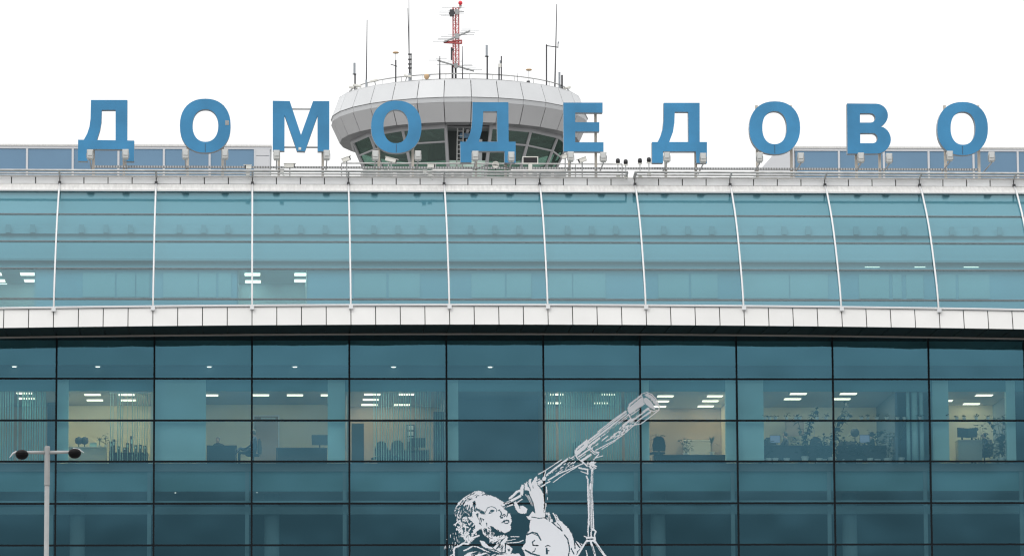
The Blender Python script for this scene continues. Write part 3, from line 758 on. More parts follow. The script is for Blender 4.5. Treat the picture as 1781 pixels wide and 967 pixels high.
for x, Y_, h_, sp_, lb in ((1330, .9, .75, .5, 'low bushy plant at the left end of the plant office floor'), (1392, 1.0, .8, .55, 'dark bushy plant between the left worker and the empty chair'), (1432, .8, .95, .6, 'dense dark plant just left of the plant office mullion'), (1466, .9, .9, .6, 'dense dark plant just right of the plant office mullion'), (1494, .8, .7, .5, 'low dark plant under the right lit screen'), (1526, .8, 1.1, .55, 'dark plant hiding the worker in black from the right'), (1728, .8, .8, .6, 'low bushy plant on the floor of the last lit room')):
    plant(floor_at(x, Y_), h_, sp_, lb, 'bush', .12, .2, n=90)
for x, lb in ((1337, 'left white pot on the floor edge by the long desk'), (1348, 'second white pot on the floor edge by the long desk'), (1368, 'large white pot below the dark haired worker'), (1513, 'white pot below the worker in black'), (1542, 'larger white pot right of the worker in black'), (1425, 'white pot under the empty chair'), (1758, 'pale pot at the foot of the last lit room')):
    plant(floor_at(x, .45), .12, .15, lb, 'bush', .11, .2, 'white pots along the office floor edge', 10)

# ================================================================== MURAL on the glass
def mural():
    x0, y0, x1, y1, sc = 772.0, 676.0, 1152.0, 985.0, 2.5
    gw, gh = int((x1-x0)*sc), int((y1-y0)*sc)
    gx = (np.arange(gw)+.5)/sc+x0; gy = (np.arange(gh)+.5)/sc+y0
    GX, GY = np.meshgrid(gx, gy); img = np.zeros((gh, gw), bool)
    T = {'A': (770, 840, 7.614), 'B': (870, 810, 6.16), 'C': (920, 670, 5.6875), 'D': (870, 820, 12.09)}
    rng = np.random.RandomState(5)
    # ragged edges, like an engraving
    nz = rng.randn(gh//4+3, gw//4+3); 
    nzx = np.kron(nz, np.ones((4, 4)))[:gh, :gw]*.35; nzy = np.kron(nz[::-1], np.ones((4, 4)))[:gh, :gw]*.35
    def tr(t, pts):
        a, b, s = T[t]; return [(a+x/s, b+y/s) for x, y in pts]
    def fill(t, pts, v=1):
        P = tr(t, pts); xs_ = [p[0] for p in P]; ys_ = [p[1] for p in P]
        i0, i1 = max(0, int((min(ys_)-y0-2)*sc)), min(gh, int((max(ys_)-y0+2)*sc)+1); j0, j1 = max(0, int((min(xs_)-x0-2)*sc)), min(gw, int((max(xs_)-x0+2)*sc)+1)
        if i1 <= i0 or j1 <= j0: return
        X = GX[i0:i1, j0:j1]+nzx[i0:i1, j0:j1]; Y = GY[i0:i1, j0:j1]+nzy[i0:i1, j0:j1]; c = np.zeros(X.shape, bool)
        for (ax, ay), (bx, by) in zip(P, P[1:]+P[:1]):
            if ay == by: continue
            c ^= ((ay > Y) != (by > Y)) & (X < (bx-ax)*(Y-ay)/(by-ay)+ax)
        img[i0:i1, j0:j1][c] = bool(v)
    def line(t, pts, wd, v=1, taper=False):
        P = tr(t, pts); wp = wd/T[t][2]/2*(1.1 if v else 1.25)
        wp = max(wp, .28)
        for k, ((ax, ay), (bx, by)) in enumerate(zip(P, P[1:])):
            i0, i1 = max(0, int((min(ay, by)-y0-wp-2)*sc)), min(gh, int((max(ay, by)-y0+wp+2)*sc)+1); j0, j1 = max(0, int((min(ax, bx)-x0-wp-2)*sc)), min(gw, int((max(ax, bx)-x0+wp+2)*sc)+1)
            if i1 <= i0 or j1 <= j0: continue
            X = GX[i0:i1, j0:j1]+nzx[i0:i1, j0:j1]*.5; Y = GY[i0:i1, j0:j1]+nzy[i0:i1, j0:j1]*.5
            dx, dy = bx-ax, by-ay; l2 = dx*dx+dy*dy+1e-9
            tt = np.clip(((X-ax)*dx+(Y-ay)*dy)/l2, 0, 1); d = np.hypot(X-ax-tt*dx, Y-ay-tt*dy)
            lim = wp*(1-.75*tt) if taper else wp
            img[i0:i1, j0:j1][d < lim] = bool(v)
    def inside(P, x, y):
        c = False
        for (ax, ay), (bx, by) in zip(P, P[1:]+P[:1]):
            if (ay > y) != (by > y) and x < (bx-ax)*(y-ay)/(by-ay)+ax: c = not c
        return c
    def scatter(t, poly, n, L, wd, ang, v=1, sa=.5, curl=0.0):
        xs_ = [p[0] for p in poly]; ys_ = [p[1] for p in poly]; k = 0
        while k < n:
            x, y = rng.uniform(min(xs_), max(xs_)), rng.uniform(min(ys_), max(ys_))
            if not inside(poly, x, y): continue
            k += 1; a = ang+rng.randn()*sa; l = L*rng.uniform(.5, 1.3); pts = [(x, y)]
            for _ in range(3):
                x += math.cos(a)*l/3; y += math.sin(a)*l/3; a += curl*rng.choice([-1, 1]); pts.append((x, y))
            line(t, pts, wd*rng.uniform(.6, 1.3), v)
    # ---- head
    fill('A', [(155, 400), (160, 340), (205, 255), (270, 200), (340, 150), (420, 110), (480, 98), (540, 112), (575, 148), (640, 160), (720, 195), (790, 240), (830, 262), (772, 290), (800, 330), (850, 365), (862, 400), (888, 392), (905, 450), (915, 505), (898, 545), (908, 590), (880, 635), (820, 660), (770, 645), (720, 650), (690, 710), (640, 725), (575, 705), (535, 665), (515, 600), (480, 615), (430, 650), (405, 600), (330, 520), (290, 430), (215, 470), (165, 430)])
    fill('A', [(290, 380), (330, 400), (365, 440), (330, 450), (360, 480), (400, 520), (430, 560), (425, 600), (380, 600), (350, 560), (300, 570), (240, 560), (180, 530), (175, 470), (230, 465), (270, 430)], 0)
    hairp = [(150, 430), (210, 470), (300, 430), (380, 520), (420, 620), (460, 680), (400, 720), (330, 760), (260, 720), (200, 640), (160, 560)]
    scatter('A', hairp, 70, 34, 12, 1.2, 1, .7, .7)
    scatter('A', [(170, 330), (280, 230), (400, 300), (400, 420), (300, 400), (180, 440)], 46, 60, 10, 1.75, 0, .3, .2)
    scatter('A', [(260, 210), (420, 120), (540, 130), (420, 170), (300, 240)], 9, 40, 6, -.5, 0, .3)
    scatter('A', [(190, 560), (300, 640), (400, 700), (350, 790), (270, 720)], 40, 30, 12, .9, 1, .6, .4)
    for a_, b_, c_ in (((270, 230), (215, 300), (185, 370)), ((300, 230), (250, 320), (230, 400)), ((250, 330), (215, 400), (205, 440)), ((225, 300), (195, 350), (180, 430)), ((330, 290), (310, 340), (300, 380)), ((290, 350), (260, 400), (240, 440)), ((270, 300), (262, 340), (250, 370))):
        line('A', [a_, b_, c_], 15, 0, True)
    line('A', [(300, 200), (350, 165), (410, 140)], 7, 0); line('A', [(325, 195), (350, 210), (375, 215)], 8, 0); line('A', [(440, 190), (455, 165), (480, 162)], 8, 0); line('A', [(525, 155), (560, 145), (590, 160)], 9, 0)
    fill('A', [(395, 245), (430, 232), (442, 260), (432, 320), (440, 380), (418, 370), (412, 300), (398, 280)], 0); line('A', [(405, 290), (392, 320)], 8, 0)
    scatter('A', [(440, 320), (470, 330), (545, 375), (540, 410), (500, 390), (440, 350)], 34, 22, 7, 1.1, 0, .5)
    fill('A', [(480, 370), (545, 375), (535, 410)], 0)
    for a_, b_ in (((450, 410), (475, 480)), ((500, 460), (485, 520)), ((520, 470), (500, 540)), ((465, 400), (470, 440)), ((540, 480), (535, 500)), ((580, 530), (585, 570)), ((490, 530), (515, 560))):
        line('A', [a_, b_], 14, 0, True)
    # brow, eyes, nose, mouth
    line('A', [(548, 405), (578, 360), (592, 325), (640, 306), (685, 318), (715, 345), (712, 372)], 7, 0)
    fill('A', [(602, 412), (610, 388), (632, 358), (660, 347), (690, 362), (672, 374), (645, 386), (626, 402)], 0); fill('A', [(626, 384), (640, 370), (646, 378), (634, 390)], 1)
    line('A', [(612, 404), (662, 388)], 3, 0); fill('A', [(730, 352), (758, 352), (755, 370), (735, 370)], 0)
    line('A', [(768, 372), (778, 400), (772, 430), (760, 440)], 12, 0); line('A', [(790, 430), (812, 408), (830, 425), (815, 442)], 10, 0)
    fill('A', [(752, 432), (770, 440), (800, 445), (792, 466), (765, 468)], 0); line('A', [(850, 440), (866, 388)], 10, 0)
    fill('A', [(766, 528), (808, 492), (840, 478), (878, 486), (884, 505), (868, 535), (830, 538), (806, 524)], 0); fill('A', [(812, 520), (838, 500), (866, 498), (862, 515), (838, 524)], 1)
    # beard and neck shadow
    fill('A', [(700, 640), (790, 655), (770, 690), (720, 700), (660, 720), (690, 670)], 0)
    scatter('A', [(600, 580), (650, 560), (740, 615), (800, 650), (740, 720), (650, 760), (560, 700), (540, 600)], 90, 34, 8, 1.35, 0, .35)
    scatter('A', [(620, 570), (660, 570), (740, 630), (640, 640)], 40, 26, 8, .6, 0, .3)
    fill('A', [(480, 700), (570, 705), (650, 740), (700, 800), (640, 815), (560, 760), (480, 740)], 0)
    scatter('A', [(620, 710), (820, 680), (850, 700), (720, 790), (650, 790)], 60, 26, 11, 2.5, 1, .4)
    # collar and coat
    fill('A', [(490, 755), (545, 765), (605, 830), (660, 850), (700, 820), (770, 780), (850, 690), (862, 720), (830, 800), (870, 820), (925, 860), (915, 905), (890, 935), (740, 920), (620, 880), (560, 850), (520, 820)])
    line('A', [(700, 880), (740, 830), (770, 780)], 9, 0); line('A', [(830, 790), (828, 900)], 14, 0); line('A', [(580, 860), (700, 885), (760, 915), (830, 915)], 9, 0); line('A', [(660, 850), (700, 890)], 8, 0)
    fill('A', [(860, 870), (885, 872), (888, 895), (868, 898)], 0)
    scatter('A', [(740, 760), (820, 760), (800, 860), (740, 850)], 14, 60, 6, 1.9, 0, .2)
    fill('A', [(230, 1010), (330, 915), (440, 900), (540, 915), (640, 925), (720, 940), (900, 930), (1010, 930), (1066, 1000), (1066, 1110), (200, 1110)])
    fill('A', [(400, 830), (480, 840), (580, 890), (640, 920), (560, 910), (470, 870)], 1)
    line('A', [(440, 850), (560, 905), (660, 935)], 13, 0); line('A', [(500, 967), (600, 930), (660, 940), (620, 967)], 10, 0); line('A', [(690, 967), (720, 940), (800, 935)], 9, 0)
    scatter('A', [(380, 920), (640, 930), (700, 1050), (300, 1050)], 30, 80, 8, -.3, 0, .25)
    line('A', [(150, 960), (145, 880), (165, 845), (215, 830), (270, 795), (340, 800), (370, 740), (400, 720), (480, 690)], 20, 1); line('A', [(280, 890), (340, 865), (390, 835)], 16, 1); line('A', [(90, 967), (150, 930)], 12, 1)
    scatter('A', [(30, 620), (240, 660), (230, 800), (20, 960)], 26, 30, 4, 1.57, 1, .1)
    line('A', [(830, 765), (900, 752), (965, 738)], 7, 1); line('A', [(905, 705), (1010, 705)], 9, 1); line('A', [(850, 790), (1000, 780), (1066, 755)], 10, 1)
    # ---- sleeve and hand
    fill('B', [(320, 580), (400, 565), (470, 555), (500, 560), (575, 620), (600, 588), (648, 588), (720, 655), (768, 725), (790, 790), (880, 835), (860, 880), (820, 915), (800, 1060), (300, 1060), (250, 905), (228, 880), (270, 820), (282, 740), (312, 680)])
    line('B', [(478, 552), (560, 605), (662, 692)], 11, 0); line('B', [(560, 560), (640, 640), (660, 690)], 6, 0); line('B', [(688, 738), (722, 780), (738, 850), (742, 900), (730, 967)], 10, 0)
    line('B', [(290, 735), (345, 708), (395, 722), (435, 792)], 12, 0); line('B', [(345, 720), (415, 750)], 6, 0); line('B', [(368, 796), (345, 815), (352, 850), (405, 850)], 10, 0); line('B', [(375, 880), (370, 910), (345, 920)], 8, 0)
    line('B', [(485, 860), (510, 848), (535, 858)], 8, 0); line('B', [(498, 885), (500, 935)], 18, 0); line('B', [(500, 905), (520, 905)], 10, 0); line('B', [(776, 735), (795, 800), (802, 880)], 10, 0)
    line('B', [(800, 800), (850, 870)], 12, 0); line('B', [(820, 770), (870, 850)], 8, 0); line('B', [(760, 880), (790, 940)], 10, 0); line('B', [(270, 900), (330, 935), (420, 960)], 14, 0)
    fill('B', [(275, 540), (310, 535), (345, 485), (375, 505), (490, 500), (480, 545), (425, 572), (310, 576)]); line('B', [(340, 545), (420, 560), (470, 552)], 8, 0)
    scatter('B', [(500, 480), (590, 510), (640, 590), (560, 610), (480, 540)], 22, 40, 8, 1.1, 1, .3); scatter('B', [(490, 200), (530, 250), (520, 480), (480, 480)], 12, 40, 6, 1.57, 1, .15)
    fill('D', [(610, 330), (640, 300), (680, 200), (720, 130), (760, 95), (782, 120), (760, 190), (800, 300), (870, 390), (910, 480), (920, 600), (915, 875), (750, 885), (720, 760), (690, 640), (620, 480), (600, 400)])
    fill('D', [(510, 250), (550, 205), (585, 215), (582, 300), (610, 340), (600, 395), (512, 390)]); fill('D', [(595, 190), (620, 150), (668, 155), (665, 230), (650, 330), (610, 320)]); fill('D', [(425, 350), (450, 270), (497, 270), (490, 400), (480, 492), (425, 485)])
    line('D', [(660, 180), (660, 235)], 12, 0); line('D', [(690, 290), (690, 340)], 12, 0); line('D', [(575, 230), (580, 300)], 12, 0); line('D', [(620, 330), (640, 400)], 14, 0)
    for k in range(5): line('D', [(530+k*14, 480+k*4), (610+k*16, 600+k*4), (680+k*4, 720)], 14, 1 if k % 2 == 0 else 0)
    line('D', [(610, 480), (690, 650), (715, 770)], 16, 0)
    line('D', [(200, 560), (260, 510), (350, 420), (400, 400)], 44, 1); line('D', [(50, 700), (230, 610), (420, 510)], 46, 1); line('D', [(80, 750), (260, 690)], 26, 1); line('D', [(360, 640), (465, 575)], 16, 1)
    line('D', [(190, 590), (400, 470)], 10, 0); line('D', [(60, 660), (220, 630)], 9, 0); line('D', [(90, 720), (250, 660)], 8, 0); scatter('D', [(40, 640), (260, 600), (280, 700), (60, 800)], 20, 40, 10, -.4, 0, .3)
    fill('D', [(280, 640), (330, 620), (370, 680), (410, 770), (425, 715), (490, 715), (572, 780), (552, 870), (450, 882), (370, 850), (310, 740)]); line('D', [(405, 730), (418, 772)], 9, 0)
    fill('D', [(775, 215), (850, 165), (910, 230), (820, 300)]); fill('D', [(870, 150), (935, 85), (970, 130), (955, 180), (915, 195)]); line('D', [(860, 310), (940, 265)], 26, 1); line('D', [(960, 240), (1045, 205)], 24, 1); line('D', [(770, 180), (830, 150)], 16, 1)
    line('D', [(800, 50), (845, 35)], 20, 1); line('D', [(820, 280), (910, 225)], 8, 0)
    # ---- eyepiece tube, middle sleeve, main tube, front cap
    line('C', [(100, 875), (170, 835), (320, 735)], 8, 1); line('C', [(175, 888), (240, 835), (380, 728)], 17, 1); line('C', [(215, 880), (380, 745)], 5, 0); line('C', [(190, 935), (300, 870), (545, 768)], 11, 1); line('C', [(240, 958), (330, 890), (470, 808)], 7, 1); line('C', [(150, 905), (165, 845)], 8, 1)
    scatter('C', [(180, 880), (430, 690), (470, 700), (440, 800), (260, 900)], 34, 26, 6, -.6, 1, .1); scatter('C', [(180, 890), (380, 735), (390, 750), (200, 900)], 16, 16, 6, -.6, 0, .2)
    fill('C', [(450, 655), (462, 625), (500, 590), (560, 545), (575, 530), (585, 560), (582, 600), (560, 625), (480, 690), (465, 700)]); line('C', [(478, 640), (540, 590)], 5, 0)
    line('C', [(462, 690), (480, 720), (510, 742)], 10, 1); line('C', [(490, 705), (620, 615)], 12, 1); line('C', [(520, 745), (610, 685)], 20, 1); line('C', [(590, 560), (600, 600), (640, 655), (690, 660)], 10, 1); line('C', [(500, 720), (560, 680)], 7, 1)
    line('C', [(580, 620), (650, 680), (690, 665)], 7, 1); line('C', [(640, 735), (690, 680)], 9, 1); line('C', [(660, 715), (730, 695)], 7, 1)
    line('C', [(585, 550), (760, 420), (960, 258)], 15, 1); line('C', [(600, 565), (965, 280)], 12, 1); line('C', [(680, 460), (860, 320), (955, 255)], 9, 1); line('C', [(700, 470), (900, 320)], 4, 0)
    line('C', [(595, 605), (690, 520), (830, 405), (985, 300)], 24, 1); line('C', [(780, 470), (850, 390)], 6, 0); line('C', [(700, 510), (1000, 290)], 5, 0); line('C', [(600, 580), (960, 300)], 5, 0)
    line('C', [(620, 625), (780, 500)], 9, 1); line('C', [(660, 640), (870, 530), (940, 480), (1030, 400)], 8, 1); line('C', [(720, 630), (860, 545)], 6, 1); line('C', [(930, 400), (1010, 335)], 20, 1); line('C', [(760, 550), (830, 515)], 8, 1)
    scatter('C', [(770, 540), (1000, 340), (1040, 390), (880, 520)], 50, 26, 8, -.6, 1, .25); scatter('C', [(600, 600), (980, 300), (1000, 320), (620, 630)], 18, 26, 6, -1.0, 0, .3)
    fill('C', [(975, 230), (985, 190), (1010, 165), (1110, 88), (1128, 120), (1135, 165), (1150, 185), (1100, 215), (1000, 285), (980, 262)]); line('C', [(1000, 205), (1110, 115)], 6, 0)
    fill('C', [(1130, 128), (1160, 120), (1205, 155), (1248, 220), (1245, 240), (1205, 225), (1160, 190), (1140, 165)]); fill('C', [(1140, 95), (1170, 78), (1215, 100), (1265, 155), (1285, 215), (1255, 200), (1200, 130)]); line('C', [(1160, 112), (1220, 160), (1255, 225)], 7, 0)
    line('C', [(1112, 85), (1165, 68), (1215, 88), (1262, 140), (1290, 205), (1284, 245), (1200, 310), (1110, 378), (1060, 388)], 8, 1)
    line('C', [(985, 285), (1005, 325), (1025, 345)], 10, 1); line('C', [(1020, 345), (1100, 285), (1180, 230)], 22, 1); line('C', [(1050, 380), (1110, 330), (1200, 262)], 18, 1); line('C', [(1000, 300), (1160, 195)], 10, 1); line('C', [(1040, 350), (1190, 240)], 6, 0)
    line('C', [(1095, 250), (1150, 205)], 18, 0); line('C', [(1185, 240), (1230, 258), (1270, 245)], 8, 1); line('C', [(1060, 372), (1150, 310)], 6, 0); scatter('C', [(990, 290), (1150, 200), (1170, 230), (1030, 330)], 18, 26, 6, -.6, 0, .2)
    # ---- stand
    line('C', [(515, 745), (560, 780), (575, 800)], 12, 1); line('C', [(495, 815), (530, 822), (580, 830), (580, 875)], 14, 1); line('C', [(515, 850), (580, 872)], 8, 1)
    scatter('C', [(560, 755), (640, 750), (645, 810), (590, 815)], 26, 30, 8, .9, 1, .9, .6)
    line('B', [(925, 110), (938, 140), (940, 300), (948, 520), (942, 700)], 13, 1); line('B', [(985, 40), (982, 160), (978, 300), (988, 480), (995, 680)], 22, 1); line('B', [(965, 190), (968, 450), (975, 760)], 14, 1); line('B', [(952, 220), (955, 640)], 5, 1)
    line('B', [(985, 60), (982, 400), (990, 660)], 5, 0); line('B', [(966, 250), (970, 700)], 4, 0)
    line('B', [(940, 690), (945, 750)], 12, 1); line('B', [(1005, 680), (1025, 700), (1010, 740), (1020, 790)], 14, 1); line('B', [(930, 772), (975, 762), (1015, 775), (1000, 800), (940, 800)], 18, 1); line('B', [(900, 750), (935, 765)], 8, 1); line('B', [(935, 780), (1000, 778)], 6, 0)
    line('B', [(930, 800), (890, 860), (810, 985)], 24, 1); line('B', [(930, 815), (840, 960)], 6, 0); line('B', [(972, 815), (995, 880), (1025, 985)], 18, 1); line('B', [(985, 860), (1010, 940)], 6, 0); line('B', [(1012, 805), (1070, 890), (1140, 985)], 22, 1); line('B', [(1020, 830), (1080, 910)], 5, 0); line('B', [(920, 905), (935, 967)], 9, 1)
    # cells to quads, run by run
    mb = MB(); Y = -.030
    for r in range(gh):
        row = img[r].astype(np.int8); d = np.diff(np.concatenate([[0], row, [0]])); st = np.where(d == 1)[0]; en = np.where(d == -1)[0]
        for a_, b_ in zip(st, en):
            yt, ybm = y0+r/sc, y0+(r+1)/sc; xa, xb = x0+a_/sc, x0+b_/sc
            mb.quad(at(xa, ybm, Y), at(xb, ybm, Y), at(xb, yt, Y), at(xa, yt, Y))
    ob = mb.build('window_mural', m_vinyl)
    tag(ob, 'pale grey engraving style mural of a man looking up through a telescope stuck on glass', 'mural')
mural()

# ================================================================== ROOFTOP SIGN
YLT = 3.2
zbase = z_par1+.02
def oval(cx, cy, rx, ry, n=40, p=2.25):
    o = []
    for k in range(n):
        a = 2*math.pi*k/n; c, s = math.cos(a), math.sin(a)
        o.append((cx+rx*math.copysign(abs(c)**(2/p), c), cy+ry*math.copysign(abs(s)**(2/p), s)))
    return o
def de(dx, dy, T):
    """the Cyrillic letter De: upper pi shape and lower bar with feet"""
    return T
LET = [
 ('D', [[(158.2,174.3),(221.6,174.3),(221.3,244.6),(201,244.4),(201,191.5),(177,191.5),(176.4,212),(174,226),(168.3,244.2),(145.5,243.9),(151.5,233),(155.5,221),(157.4,207)],
        [(135.8,243.4),(233.5,245),(233.2,281),(216.4,280.6),(216.3,260.2),(152.3,259.6),(152.2,280.6),(135.6,280.3)]], (162.5, 215.6), 'first De at the left end of the word, above the long blue penthouse'),
 ('O', (357, 219, 44.2, 46.9, 357.3, 218.7, 22.3, 28.3), (326.5, 387.2), 'oval O with a dark patch on its right side, left of the M'),
 ('M', [[(474.4,175.7),(504,176.3),(523.5,234.9),(544.5,176.3),(572.8,176.3),(572.8,263.6),(552.4,263.6),(552.4,201),(530.4,263.6),(516.8,263.2),(495,200.5),(494.8,262.8),(474.4,262.4)]], (484.9, 561.3), 'letter M left of the control tower'),
 ('O', (689.3, 221, 43.8, 45.6, 688.7, 220.3, 21.7, 29.2), (658.9, 718), 'oval O standing before the left half of the control tower'),
 ('D', [[(821.7,178.3),(884.3,178.3),(884.7,247.2),(865.1,247.2),(864.3,194),(840.5,194),(840,212),(838,228),(832.8,247.2),(810.5,247.2),(816.5,236),(820,222),(821.5,207)],
        [(800.4,247),(896.9,247),(896.9,283.4),(877.6,283.4),(877.6,263.2),(820.2,263.2),(820.2,282.8),(801,282.8)]], (827.7, 879.3), 'De in the middle of the word before the control tower windows'),
 ('E', [[(979.9,178.9),(1048.1,178.9),(1048.1,196.5),(1000.5,196.1),(1000.5,213),(1042.4,213),(1042.4,229.2),(1000.5,229.2),(1000.5,247.8),(1049.7,247.8),(1049.7,264.2),(980.3,263.8)]], (990.4, 1036.3), 'letter E at the right edge of the control tower'),
 ('D', [[(1154.4,179.3),(1216.9,179.3),(1217,247.6),(1197.6,247.6),(1197.2,194.9),(1173.6,194.9),(1173,214),(1170.5,230),(1163.9,247.6),(1143.7,247.6),(1149.3,236),(1152.8,224),(1154.2,210)],
        [(1134,247.4),(1229.6,247.4),(1229.6,283.8),(1211.4,283.8),(1210.4,263.8),(1153.2,263.8),(1153.2,283.8),(1134.2,283.8)]], (1157.8, 1210), 'De with grimy lower bar standing against empty sky'),
 ('O', (1347.5, 222.7, 44.2, 46, 1347.2, 222.4, 21.3, 28.7), (1317, 1376.5), 'oval O above the slanted end of the right penthouse'),
 ('B', None, (1489.2, 1530), 'letter B with two counters above the right penthouse'),
 ('O', (1674.3, 224, 44, 46.2, 1675, 223.3, 21.6, 28.8), (1644.5, 1702.7), 'oval O closing the word at the right end'),
]
def W2(p, Y): q = at(p[0], p[1], Y); return (q.x, q.z)
def resample(P, n):
    """n points by angle around the centroid for a star-shaped loop"""
    return P
for nm, sh, posts, lb in LET:
    px0 = at(sum(posts)/2, 300, YLT)
    rt = thing('sign_letter', (px0.x, YLT, zbase), 'big faded blue letter: '+lb, 'sign letter', 'blue letters of the rooftop name')
    rt['label'] = 'blue rooftop '+lb if lb[0] != 'l' else 'blue rooftop '+lb
    Yf, Yb = YLT-.34, YLT
    face = MB(); side = MB()
    if nm == 'O':
        o = [W2(p, Yf) for p in oval(*sh[:4])]; i_ = [W2(p, Yf) for p in oval(*sh[4:8])]
        face.ring(o, i_, Yf, Yf+.03); 
        so_ = [((x-px0.x)*.997+px0.x, z) for x, z in o]; side.ring(o, i_, Yf+.031, Yb)
        ztop = max(z for x, z in o)-.55*(max(z for x, z in o)-min(z for x, z in o))*.35
    elif nm == 'B':
        def arc(cx, cy, rx, ry, a0, a1, n): return [(cx+rx*math.cos(R(a0+(a1-a0)*k/n)), cy+ry*math.sin(R(a0+(a1-a0)*k/n))) for k in range(n+1)]
        out_ = [(1473.4,180.4)]+arc(1523.5, 201.3, 20.9, 20.5, -90, 62, 12)+arc(1524, 243, 25.5, 24.4, -62, 90, 14)+[(1474.2,267.6)]
        h1 = [(1495.8,197.4)]+arc(1514.4, 205.5, 8.2, 8.1, -90, 90, 8)+[(1495.8,213.6)]
        h2 = [(1496.2,231.8)]+arc(1517.8, 240.6, 8.8, 8.8, -90, 90, 8)+[(1496.2,249.4)]
        # split at the waist so that each half is one band round its counter
        def band(O_, I_, y0, y1, mb):
            n = 48
            def walk(P):
                P = P+[P[0]]; L_ = [0]
                for a_, b_ in zip(P, P[1:]): L_.append(L_[-1]+math.hypot(b_[0]-a_[0], b_[1]-a_[1]))
                return P, L_
            cx = sum(p[0] for p in I_)/len(I_); cy = sum(p[1] for p in I_)/len(I_)
            def hit(P, ang):
                dx, dy = math.cos(ang), math.sin(ang); best = None
                for (ax, ay), (bx, by) in zip(P, P[1:]+P[:1]):
                    den = dx*(by-ay)-dy*(bx-ax)
                    if abs(den) < 1e-9: continue
                    t = ((ax-cx)*(by-ay)-(ay-cy)*(bx-ax))/den; u = ((ax-cx)*dy-(ay-cy)*dx)/den
                    if t > 0 and -1e-6 <= u <= 1+1e-6: best = t if best is None else max(best, t)
                return (cx+dx*best, cy+dy*best)
            angs = sorted([2*math.pi*k/n for k in range(n)]+[math.atan2(p[1]-cy, p[0]-cx) % (2*math.pi) for p in O_+I_])
            angs = [a_ for k, a_ in enumerate(angs) if k == 0 or a_-angs[k-1] > 1e-4]
            mb.ring([W2(hit(O_, a_), Yf) for a_ in angs], [W2(hit(I_, a_), Yf) for a_ in angs], y0, y1)
        wz = 221.2
        top_ = [(1473.4,180.4)]+arc(1523.5, 201.3, 20.9, 20.5, -90, 62, 12)+[(1533.3,wz),(1473.8,wz)]
        bot_ = [(1473.8,wz)]+[(1533.3,wz)]+arc(1524, 243, 25.5, 24.4, -62, 90, 14)+[(1474.2,267.6)]
        for O_, I_ in ((top_, h1), (bot_, h2)): band(O_, I_, Yf, Yf+.03, face); band(O_, I_, Yf+.031, Yb, side)
        ztop = zat(200, YLT, 1500)
    else:
        for k, P in enumerate(sh):
            Q = [W2(p, Yf) for p in P]; dd = .012*k
            face.prism(Q[::-1], Yf-dd, Yf+.03-dd); side.prism(Q[::-1], Yf+.031-dd, Yb)
        ztop = at(posts[0], 196, YLT).z
    face.build('letter_face', m_blue, rt); side.build('letter_return', m_blueside, rt)
    for x in posts:
        X = at(x, 285, YLT+.07).x
        zt_ = ztop if nm != 'O' else at(x, 184, YLT+.07).z
        MB().box(X-.048, X+.048, YLT+.005, YLT+.13, zbase-.25, zt_).build('support_post', m_post, rt)
        MB().box(X-.16, X+.16, YLT-.06, YLT+.2, zbase-.30, zbase-.251).build('base_plate', m_cap, rt)
    if nm == 'M':
        for y in (189, 255.5): MB().box(at(posts[0], y, YLT).x, at(posts[1], y, YLT).x, YLT+.135, YLT+.19, at(520, y+1.2, YLT).z, at(520, y-1.2, YLT).z).build('cross_bar', m_galv, rt)
        P = at(521.5, 258.8, Yf); MB().box(P.x-.05, P.x+.05, Yf-.012, Yf-.004, P.z-.05, P.z+.05).build('sticker', m_camw, rt)
    if nm == 'O' and posts[0] < 400:
        P = at(395, 214, Yf); MB().box(P.x-.07, P.x+.07, Yf-.008, Yf-.003, P.z-.09, P.z+.09).build('patch', m_galv, rt)
    if nm == 'O':
        P = at(sh[0], sh[1]+sh[3]-8, Yf); MB().box(P.x-.008, P.x+.008, Yf-.006, Yf-.002, P.z-.15, P.z+.17).build('seam', m_dark, rt)

# ------------------------------------------------------------------ floodlights
def make_flood():
    rt = thing('floodlight', (0, 0, 0), 'x', 'floodlight', 'floodlights below the blue letters')
    b = MB(); b.v = [(-.105, -.09, .10), (.105, -.09, .10), (.105, .06, .04), (-.105, .06, .04), (-.12, -.06, .44), (.12, -.06, .44), (.12, .10, .38), (-.12, .10, .38)]
    b.f = [(0, 3, 2, 1), (4, 5, 6, 7), (0, 1, 5, 4), (1, 2, 6, 5), (2, 3, 7, 6), (3, 0, 4, 7)]
    b.build('housing', m_lamp, rt, bevel=.015)
    MB().box(-.085, .085, -.105, -.085, .20, .40).build('rear_cover', m_lampf, rt, bevel=.006)
    MB().box(-.135, -.121, -.05, .05, .10, .30).build('yoke', m_galv, rt); MB().box(.121, .135, -.05, .05, .10, .30).build('yoke', m_galv, rt)
    MB().tube([(0, 2.0, -.02), (0, .05, .02), (0, 0, .10)], .028, 6).build('arm', m_galv, rt)
    return rt
FL = [(156.6, 269.5, 'left floodlight of the first De'), (218.3, 269, 'right floodlight of the first De'), (322.5, 269, 'left floodlight of the O left of the M'), (391.4, 269.5, 'right floodlight of the O left of the M'),
      (481, 270.5, 'left floodlight of the letter M'), (568.3, 270.5, 'right floodlight of the letter M'), (652.9, 271.3, 'left floodlight of the O before the tower'), (727, 271.5, 'right floodlight of the O before the tower'),
      (826.7, 272, 'left floodlight of the De before the tower'), (889.4, 273.5, 'right floodlight of the De before the tower'), (992.5, 273, 'left floodlight of the letter E'), (1049.2, 274, 'right floodlight of the letter E'),
      (1159.8, 274, 'left floodlight of the De against empty sky'), (1223, 275.5, 'right floodlight of the De against empty sky'), (1321, 274.5, 'left floodlight of the O over the slanted penthouse end'), (1392.7, 275, 'right floodlight of the O over the slanted penthouse end'),
      (1497.3, 275, 'left floodlight of the letter B'), (1546.3, 276, 'right floodlight of the letter B'), (1651.8, 272, 'left floodlight of the last O'), (1724.5, 273.5, 'right floodlight of the last O')]
